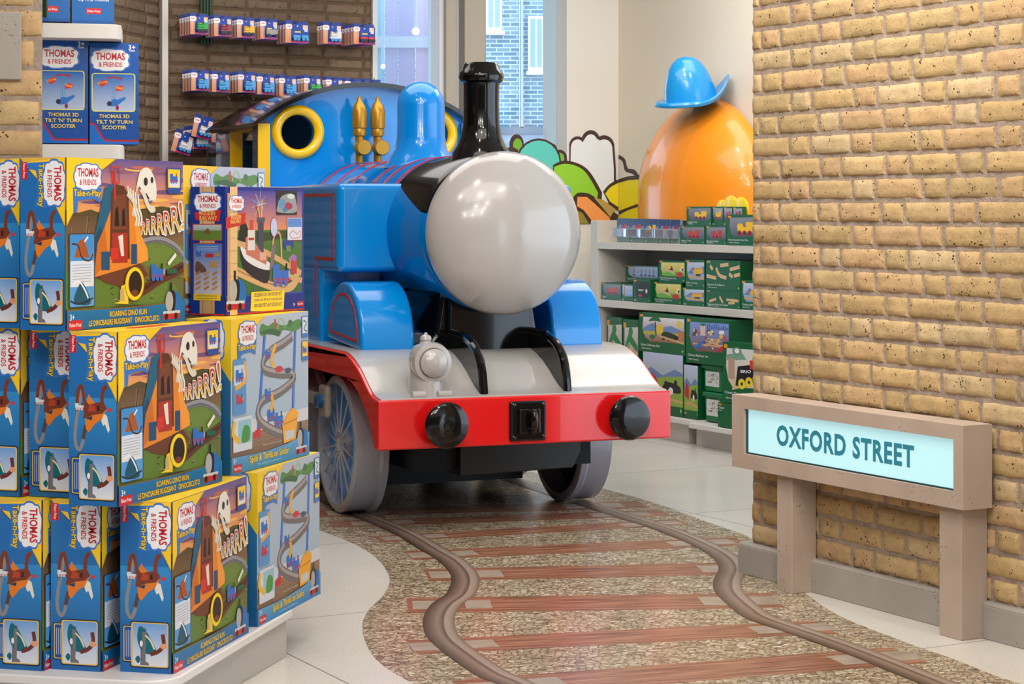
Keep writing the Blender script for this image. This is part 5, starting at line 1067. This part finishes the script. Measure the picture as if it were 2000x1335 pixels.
        a.rect(.34, .62, .46, .86, (220, 190, 180)); a.ell(.4, .86, .06, .03, (20, 120, 70)); a.poly([(.2, .36), (.36, .5), (.42, .46), (.3, .32)], (50, 110, 190)); a.poly([(.7, .34), (.84, .44), (.9, .38), (.78, .3)], (196, 40, 60))
    elif kind == 'hill':
        a.poly([(0, .66), (.2, .76), (.5, .64), (.8, .76), (1, .7), (1, .4), (0, .4)], (110, 130, 180)); a.poly([(0, .5), (.5, .62), (1, .66), (1, .16), (0, .16)], (140, 170, 70)); a.blob([(.05, .5), (.2, .66), (.36, .56), (.34, .4), (.1, .4)], (196, 40, 46)); a.ell(.3, .4, .07, .06, (200, 50, 60)); a.blob([(.5, .4), (.6, .54), (.9, .5), (.92, .38)], (30, 26, 32)); a.ell(.7, .4, .06, .06, (236, 232, 230)); a.ell(.58, .52, .04, .04, (30, 26, 30)); a.ell(.82, .54, .04, .05, (30, 26, 30)); a.line([(.2, .3), (1, .24)], .014, (210, 160, 110)); a.line([(.1, .2), (.7, .34)], .012, (200, 150, 100)); a.rect(0, 0, 1, .16, (6, 92, 50))
    elif kind == 'station':
        a.poly([(.06, .66), (.4, .86), (.96, .7), (.96, .62), (.4, .74), (.06, .6)], (30, 130, 70)); a.ell(.5, .86, .14, .06, (36, 140, 76)); a.rect(.36, .3, .42, .72, (40, 120, 70)); a.poly([(.46, .3), (.5, .6), (.7, .62), (.84, .3)], (70, 50, 44)); a.rect(.44, .3, .52, .68, (226, 206, 180)); a.rect(.84, .3, .92, .64, (226, 206, 180))
    elif kind == 'figure':
        a.poly([(.1, .8), (.5, .84), (.6, .74), (.1, .7)], (120, 160, 140)); a.ell(.36, .86, .12, .07, (110, 150, 130)); a.ell(.36, .87, .06, .04, (236, 232, 220)); a.rect(.14, .4, .3, .74, (180, 150, 130)); a.poly([(.32, .3), (.38, .62), (.66, .66), (.98, .64), (.98, .44), (.6, .3)], (26, 24, 30)); a.rect(.68, .6, .98, .74, (206, 50, 46)); a.line([(.24, .24), (.98, .42)], .014, (214, 180, 130))
        for x, y in ((.48, .34), (.66, .38), (.84, .44)): a.ell(x, y, .09, .085, (226, 206, 50)); a.ell(x, y, .03, .03, (60, 50, 20))
        a.text('BRIO', .58, .55, W * .26, H * .05, WHT, rot=.05)
    elif kind == 'dark':
        a.rect(.2, .2, .9, .8, (26, 44, 34)); a.ell(.4, .3, .1, .06, (200, 50, 50)); a.rect(.3, .5, .6, .56, (200, 200, 190)); a.ell(.78, .5, .06, .1, (220, 214, 200)); a.rect(.36, .6, .7, .74, (40, 30, 30))
    if title:
        k = len(title); w = min(W * .62, .0085 * k * (1 if H < .2 else 1.5)); a.text(title, .05 + w / W / 2, .17 if kind != 'plain' else .8, w, .014 if H < .2 else .02, WHT, off=.0); a.text('BRIO Railway', .05 + w * .3 / W, .08 if kind != 'plain' else .68, w * .5, .007 if H < .2 else .01, WHT, off=.01)
    elif kind not in ('track',): a.text('BRIO', .12, .08 if H < .2 else .1, min(W * .16, .03), .008, WHT, off=.01)
    a.ell(.95, .1, .02, .03, (150, 200, 60)); return a
def shelf_box(px0, px1, pt, pb, zb, kind, title, lab, dd=.2, off=.02, name='train_set_box', seed=0, split=None, grp=None):
    """printed front lies in plane b = BF+off, from column px0 to px1, standing on height zb"""
    b = BF + off; a0, a1 = sv_on(px0, b=b), sv_on(px1, b=b); P = SV((a0 + a1) / 2, b); H = (pb - pt) * P.y / F; W = a1 - a0
    e = empty(name, SV(a0, b, zb + .0012), ub); m = mat('grey_blister_card', (110, 130, 160), .4) if kind == 'blister' else GB
    MB().box(0, 0, 0, W, dd, H).build('carton', m, e, bev=.001, seg=1)
    place_art(art_green(W, H, kind, title, seed), 'front_print', e, (0, 0, 0), (1, 0, 0), (0, 0, 1))
    if kind == 'blister': bl = MB().box(W * .08, -.045, H * .2, W * .92, -.001, H * .6).build('blister', CLEAR, e, bev=.01)
    tag(e, lab, 'toy box', grp); return e, H
Z1, Z2, Z3 = 1.285, .885, .165
G1, G2, G3 = 'train boxes on the top shelf of the white unit', 'train boxes on the middle shelf of the white unit', 'train boxes on the bottom deck of the white unit'
for p0, p1, sd_, lab in ((1205, 1229, 1, 'small hanging blister box at the left end of the top shelf'), (1230, 1257, 2, 'second blister box on the top shelf with red engine'), (1258, 1286, 60, 'blister box on the top shelf with yellow vehicle'), (1287, 1309, 4, 'blister box on the top shelf right of the yellow vehicle'), (1310, 1328, 5, 'narrow blister box beside the lower green box, top shelf')):
    shelf_box(p0, p1, 425, 471.5, Z1, 'blister', '', lab, .025, .055, 'blister_box', sd_, grp=G1)
_, h = shelf_box(1329, 1376, 439, 475, Z1, 'loco', 'Battery Train', 'green box with red engine on the top shelf, under the yellow train box', dd=.09, seed=7, grp=G1)
shelf_box(1341, 1389, 401, 438, Z1 + h + .001, 'loco', 'Freight Train', 'green box with yellow train stacked on top, left of the upper ones', seed=61, dd=.045, grp=G1)
_, h = shelf_box(1378, 1418, 440, 477, Z1, 'loco', 'Red Steam Engine', 'second green box with red engine on the top shelf, left of the largest', dd=.09, seed=8, grp=G1)
for p0, p1, sd_, lab in ((1391, 1412, 62, 'narrow green box with yellow train on the upper stack of the top shelf'), (1413, 1430, 9, 'narrow upright box with red train, middle of the upper stack'), (1431, 1450, 10, 'narrow upright box with red train beside the brick wall edge')):
    shelf_box(p0, p1, 402, 439, Z1 + h + .001, 'window', '', lab, .03, .03, seed=sd_, grp=G1)
shelf_box(1420, 1482, 420, 480, Z1, 'loco', 'Battery Operated Action Train', 'large green box lettered Battery Operated Action Train', seed=63, off=-.0, dd=.028, grp=G1)
_, h = shelf_box(1175, 1213, 551, 584, Z2, 'loco', 'Engine', 'leftmost green box on the middle shelf with pink engine', seed=11, grp=G2)
shelf_box(1214, 1236, 554, 587, Z2, 'ship', '', 'narrow green box with lighthouse picture on the middle shelf', grp=G2)
_, h2 = shelf_box(1237, 1270, 545, 590, Z2, 'dark', '', 'green box with black engine in a square window, middle shelf', off=.0, dd=.1, grp=G2)
shelf_box(1222, 1286, 519, 551, Z2 + h + .012, 'ship', 'Cargo Harbour', 'wide green box with cranes picture on the upper middle shelf', off=.14, dd=.12, grp=G2)
_, h = shelf_box(1276, 1331, 551, 594, Z2, 'meadow', 'My First Railway Battery Train', 'lower meadow picture box with cartoon cow and red ball', grp=G2)
shelf_box(1287, 1338, 509, 551, Z2 + h + .001, 'meadow', 'My First Railway Battery Train', 'upper meadow picture box stacked on its twin', grp=G2)
_, h = shelf_box(1333, 1376, 562, 597, Z2, 'helicopter', '', 'lower green box with yellow helicopter on the middle shelf', grp=G2)
shelf_box(1339, 1376, 506, 561, Z2 + h + .001, 'helicopter', 'Safari Crossing', 'upper green box with yellow helicopter lettered Safari Crossing', grp=G2)
_, h = shelf_box(1379, 1446, 568, 602, Z2, 'track', 'Expansion Pack Intermediate', 'green box lettered Expansion Pack Intermediate, bottom of its pair', seed=1, grp=G2)
shelf_box(1379, 1446, 508, 567, Z2 + h + .001, 'track', 'Expansion Pack Beginner', 'green box lettered Expansion Pack Beginner, on top of its pair', grp=G2)
shelf_box(1448, 1490, 548, 606, Z2, 'helicopter', 'Collapsing Bridge', 'green box lettered Collapsing at the brick wall edge', grp=G2)
for p0, p1, i in ((1185, 1215, 0), (1217, 1247, 1)):
    shelf_box(p0, p1, 636, 806, Z3, 'station', '', ['beige box with green station roof, left one on the bottom deck', 'beige box with green station roof, right one on the bottom deck'][i], .2, .04, grp=G3)
_, h = shelf_box(1256, 1334, 701, 820, Z3, 'hill', '', 'tall box with red engine on a green hill, bottom deck', off=-.06, dd=.3, grp=G3)
shelf_box(1336, 1363, 713, 818, Z3, 'hill', '', 'narrow box with red engine beside the green tubs', off=-.06, dd=.2, grp=G3)
shelf_box(1248, 1338, 624, 700, Z3 + h + .001, 'safari', 'Safari Railway Set', 'green box lettered Safari Railway Set with palm tree', off=-.06, dd=.3, grp=G3)
def tub(px0, px1, pt, pb, zb, lab, off=-.02):
    b = BF + off; a0, a1 = sv_on(px0, b=b), sv_on(px1, b=b); P = SV((a0 + a1) / 2, b); H = (pb - pt) * P.y / F; W = a1 - a0
    e = empty('storage_tub', SV(a0, b, zb + .0012), ub); tub_g = mat('green_tub_plastic', (0, 110, 60), .3)
    o = MB().prism([(.012, 0), (W - .012, 0), (W, H * .84), (0, H * .84)], 0, .22, 'y').build('tub', tub_g, e, bev=.008)
    MB().box(-.012, -.012, H * .83, W + .012, .232, H - .001).build('lid', tub_g, e, bev=.008)
    a = Art(W * .7, H * .55); a.rrect(0, 0, 1, 1, .006, (214, 216, 214)); R = random.Random(2)
    for i in range(26): a.rect(*(lambda x, y: (x, y, x + .06, y + .07))(R.uniform(.05, .6), R.uniform(.08, .85)), R.choice([(60, 60, 60), (150, 120, 80), (90, 90, 96), (200, 160, 110)]))
    a.line([(.72, .8), (.9, .6), (.75, .4), (.9, .2)], .004, (90, 90, 90), True); place_art(a, 'label', e, (W * .12, -.001, H * .2), (1, 0, 0), (0, 0, 1))
    tag(e, lab, 'tub', 'green plastic tubs of track'); return H
h = tub(1376, 1412, 762, 820, Z3, 'green plastic storage tub, lower of the stacked pair', -.04)
h2 = tub(1374, 1412, 708, 761, Z3 + h, 'green plastic storage tub, upper of the stacked pair', -.03)
shelf_box(1340, 1425, 617, 707, Z3 + h + h2 + .001, 'city', 'Deluxe Railway Set', 'large green box lettered Deluxe Railway Set with crowded town picture', off=-.06, dd=.2, grp=G3)
_, h = shelf_box(1402, 1440, 790, 838, Z3 - .003, 'plain', 'Classic', 'small plain green box at the deck edge by the street sign', off=-.15, dd=.085, grp=G3)
shelf_box(1412, 1490, 668, 788, Z3 + h + .001, 'figure', 'Classic Figure 8 Set', 'green box with black engine and yellow wheels lettered Classic Figure', off=-.15, dd=.085, grp=G3)
tub(1450, 1490, 622, 668, Z3 + .487, 'green plastic storage tub high behind the deluxe set box', .16)

# ------------------------------------------------------------------ orange rounded figure form with blue hat on the wall (plain, no face)
ORG = mat('orange_gloss', (250, 148, 30), .28, coat=.4); HATB = mat('hat_blue_gloss', (24, 146, 214), .22, coat=.5)
bo = BR - .02; ac = sv_on(1388, b=BR); Po = SV(sv_on(1388, b=7.62), 7.62)
zt = zrow(186, Po); zb_ = 1.437; og = MB(); vs = []; fs = []; n = 40
for i in range(n + 1):
    t = i / n; z = zt - .65 * (1 - math.cos(t * math.pi / 2)); wd = max(.001, .70 * math.sin(t * math.pi / 2) ** 1.08); dp_ = .35 * (wd / .70)
    for k in range(33):
        an = math.pi * k / 32; vs.append((-math.cos(an) * wd, -math.sin(an) * dp_, z))
n += 1
for k in range(33): an = math.pi * k / 32; vs.append((-math.cos(an) * .70, -math.sin(an) * .35, zb_))
for i in range(n):
    for k in range(32): fs.append((i * 33 + k, i * 33 + k + 1, (i + 1) * 33 + k + 1, (i + 1) * 33 + k))
og.add(vs, fs)
og.add([vs[i * 33] for i in range(n + 1)] + [vs[i * 33 + 32] for i in range(n + 1)], [(i, i + 1, n + 1 + i + 1, n + 1 + i) for i in range(n)])
og.add([vs[n * 33 + k] for k in range(33)], [tuple(range(33))])
o = og.build('orange_dome', ORG); o.location = SV(ac, bo); o.rotation_euler = (0, 0, ub); tag(o, 'large plain glossy orange dome shaped display on the wall above the shelves', 'display figure')
o['kind'] = 'thing'
ht = empty('blue_hat'); Ph = SV(sv_on(1350, b=7.55), 7.55); ht.location = (Ph.x, Ph.y, zrow(199, Ph)); ht.rotation_euler = (math.radians(9), math.radians(-5), 0); tag(ht, 'big blue brimmed hat resting on top of the orange dome', 'hat')
cr = [(.178, -.005), (.176, .03), (.168, .09), (.152, .15), (.13, .21), (.098, .262), (.055, .295), (0, .306)]
seg = 64; V_ = []; F_ = []
for j in range(seg):
    A = 2 * math.pi * j / seg
    for r, z in cr: V_.append((r * math.cos(A) - z * .06, r * math.sin(A) * .8, z))
for j in range(seg):
    k = (j + 1) % seg
    for i in range(len(cr) - 1): F_.append((j * len(cr) + i, k * len(cr) + i, k * len(cr) + i + 1, j * len(cr) + i + 1))
MB().add(V_, F_).build('crown', HATB, ht)
br_ = [(.15, .018), (.19, .019), (.225, .022), (.243, .018), (.25, .004), (.243, -.012), (.22, -.018), (.18, -.018), (.15, -.016)]
V_ = []; F_ = []; nb_ = len(br_)
for j in range(seg):
    A = 2 * math.pi * j / seg; c = math.cos(A)
    for r, z in br_:
        e_ = max(0, (r - .17) / .08); cc = max(0, c); up = (cc ** 3) * e_ ** 1.3 * .15 + cc ** 2 * .01
        V_.append((r * c * (1.06 if c > 0 else 1.0), r * math.sin(A) * .82, z + up))
for j in range(seg):
    k = (j + 1) % seg
    for i in range(nb_): F_.append((j * nb_ + i, k * nb_ + i, k * nb_ + (i + 1) % nb_, j * nb_ + (i + 1) % nb_))
MB().add(V_, F_).build('brim', HATB, ht)
yb = MB()
P = SV(sv_on(1428, b=7.428), 7.428)
for dx_, r in ((-.10, .07), (.0, .095), (.11, .085)):
    yb.add([], [])
    q = MB().lathe([(r * math.sin(math.radians(t)), r * math.cos(math.radians(t))) for t in range(0, 181, 12)], 28, 'z', (dx_, 0, 0))
    yb.add([(v[0], v[1] * .12, v[2]) for v in q.v], q.f)
o = yb.build('yellow_bumps', mat('yellow_gloss', (250, 216, 40), .3, coat=.4)); o.location = (P.x, P.y, zrow(411, P)); o.rotation_euler = (0, 0, ub); tag(o, 'yellow rounded shape peeking out below the orange dome', 'display figure')
st_ = MB().lathe([(.09, 0), (.09, zrow(411, P) - 1.52)], 12, 'z', (0, 0, 0)) if 0 else None

# ------------------------------------------------------------------ wall sticker of hills and clouds, across window glass, column and side wall
def strip(name, plane, shapes, lab):
    """shapes: (points in photo columns/rows on that plane, colour) ; flat vinyl on the wall"""
    me = bpy.data.meshes.new(name); vs = []; fs = []; cc = []; L = 0
    for pts, col in shapes:
        L += 1; off = .002 + L * .0006; loc = []
        for px, py in pts:
            if plane == 'win': b = sv_on(px, a=AW + off); P = SV(AW + off, b)
            else: a = sv_on(px, b=BR - off); P = SV(a, BR - off)
            loc.append(Vector((P.x, P.y, zrow(py, P))))
        n = len(vs); tri = tessellate_polygon([[Vector((p[0], p[1], 0)) for p in pts]]); vs += [tuple(p) for p in loc]; fs += [tuple(i + n for i in t) for t in tri]; cc += [lin(col)] * len(pts)
    me.from_pydata(vs, [], fs); me.update(); at_ = me.color_attributes.new('Col', 'FLOAT_COLOR', 'POINT'); at_.data.foreach_set('color', [k for c in cc for k in c])
    bm = bmesh.new(); bm.from_mesh(me)
    for f in bm.faces:
        if f.normal.y > 0: f.normal_flip()
    bm.to_mesh(me); bm.free(); me.materials.append(print_mat('wall_vinyl', .45)); o = bpy.data.objects.new(name, me); COL.objects.link(o); tag(o, lab, 'wall sticker'); return o
sm = lambda p, k=6: [tuple(q) for q in smoothpath(p, k)]
BRN = (70, 52, 46)
def arc(cx, cy, rx, ry, a0, a1, n=10): return [(cx + rx * math.cos(math.radians(a0 + (a1 - a0) * i / n)), cy - ry * math.sin(math.radians(a0 + (a1 - a0) * i / n))) for i in range(n + 1)]
XJ = 1207.5; bot_ = 436
cl_o = [(1112, 330)] + arc(1128, 284, 16, 18, 190, 60) + arc(1154, 278, 19, 24, 150, 30) + arc(1180, 286, 20, 22, 120, 0) + [(1203, 330), (1203, 400), (1112, 400)]
cl_i = [(1114, 334)] + arc(1128, 288, 13, 16, 180, 40) + arc(1154, 282, 14, 20, 145, 35) + arc(1180, 290, 16, 18, 120, 0) + [(1199, 330), (1199, 396), (1116, 396)]
strip('hill_sticker', 'win', [
 (arc(1009, 281, 14, 19, 0, 180) + [(995, 300), (1023, 300)], BRN), (arc(1011, 284, 9, 14, 0, 180) + [(1002, 298), (1020, 298)], (120, 180, 60)),
 ([(985, 290), (1000, 286), (1012, 292), (1012, 330), (985, 330)], BRN), (arc(1078, 292, 10, 12, 0, 180) + [(1068, 330), (1090, 330)], BRN), (arc(1092, 306, 15, 14, 0, 180) + [(1078, 340), (1110, 340)], BRN), (arc(1093, 308, 9, 10, 0, 180) + [(1084, 330), (1102, 330)], (120, 190, 70)),
 (cl_o, BRN), (cl_i, (232, 236, 240)),
 (arc(1052, 316, 44, 46, 0, 180) + [(1008, 350), (1096, 350)], BRN), (arc(1052, 318, 41, 44, 0, 180) + [(1011, 350), (1093, 350)], (96, 208, 196)),
 (sm([(1080, 322), (1098, 314), (1120, 316), (1142, 326), (1158, 344), (1176, 376)]) + [(1172, bot_), (1080, bot_)], BRN), (sm([(1082, 326), (1100, 320), (1120, 322), (1138, 331), (1152, 348), (1168, 376)]) + [(1160, bot_), (1082, bot_)], (150, 212, 60)),
 (sm([(1120, 384), (1130, 376), (1150, 378), (1166, 388)]) + [(XJ, 420), (XJ, bot_), (1120, bot_)], BRN),
 (sm([(1178, 374), (1190, 360), (XJ, 350)]) + [(XJ, 412), (1190, 398)], BRN), (sm([(1182, 378), (1192, 366), (XJ, 357)]) + [(XJ, 404), (1192, 394)], (238, 218, 40)),
 ([(1128, 384), (1146, 384), (1160, 396), (1190, 424), (1194, bot_), (1124, bot_)], (250, 160, 90)),
 ([(1160, 386), (1178, 390), (1202, 408), (1192, 424), (1176, 404)], (190, 160, 90)), ([(1126, 402), (1140, 410), (1160, bot_), (1124, bot_)], BRN), ([(1126, 410), (1138, 416), (1150, bot_), (1124, bot_)], (150, 140, 60)),
 ([(1200, 422), (XJ, 418), (XJ, bot_), (1190, bot_)], BRN)], 'cartoon hills, cloud and teal bush sticker on the window and white column')
strip('hill_sticker', 'side', [
 (sm([(1208, 302), (1220, 310), (1226, 328), (1240, 332), (1252, 350)]) + [(1252, bot_), (1208, bot_)], BRN), (sm([(1208, 310), (1216, 316), (1221, 334), (1236, 340), (1248, 352)]) + [(1248, bot_), (1208, bot_)], (220, 212, 204)),
 (sm([(1208, 350), (1228, 344), (1252, 342)]) + [(1300, bot_), (1208, bot_)], BRN), (sm([(1208, 357), (1228, 352), (1252, 350)]) + [(1300, 398), (1252, 395), (1208, 412)], (238, 218, 40)), (sm([(1208, 420), (1228, 410), (1252, 402)]) + [(1300, bot_), (1208, bot_)], (230, 210, 40))],
 'yellow hill and grey cloud sticker on the cream wall beside the orange dome')

for px, py, i in ((812, 61, 0), (748, 130, 1)):  # added glowing balls stand in for ceiling light reflections in the glass
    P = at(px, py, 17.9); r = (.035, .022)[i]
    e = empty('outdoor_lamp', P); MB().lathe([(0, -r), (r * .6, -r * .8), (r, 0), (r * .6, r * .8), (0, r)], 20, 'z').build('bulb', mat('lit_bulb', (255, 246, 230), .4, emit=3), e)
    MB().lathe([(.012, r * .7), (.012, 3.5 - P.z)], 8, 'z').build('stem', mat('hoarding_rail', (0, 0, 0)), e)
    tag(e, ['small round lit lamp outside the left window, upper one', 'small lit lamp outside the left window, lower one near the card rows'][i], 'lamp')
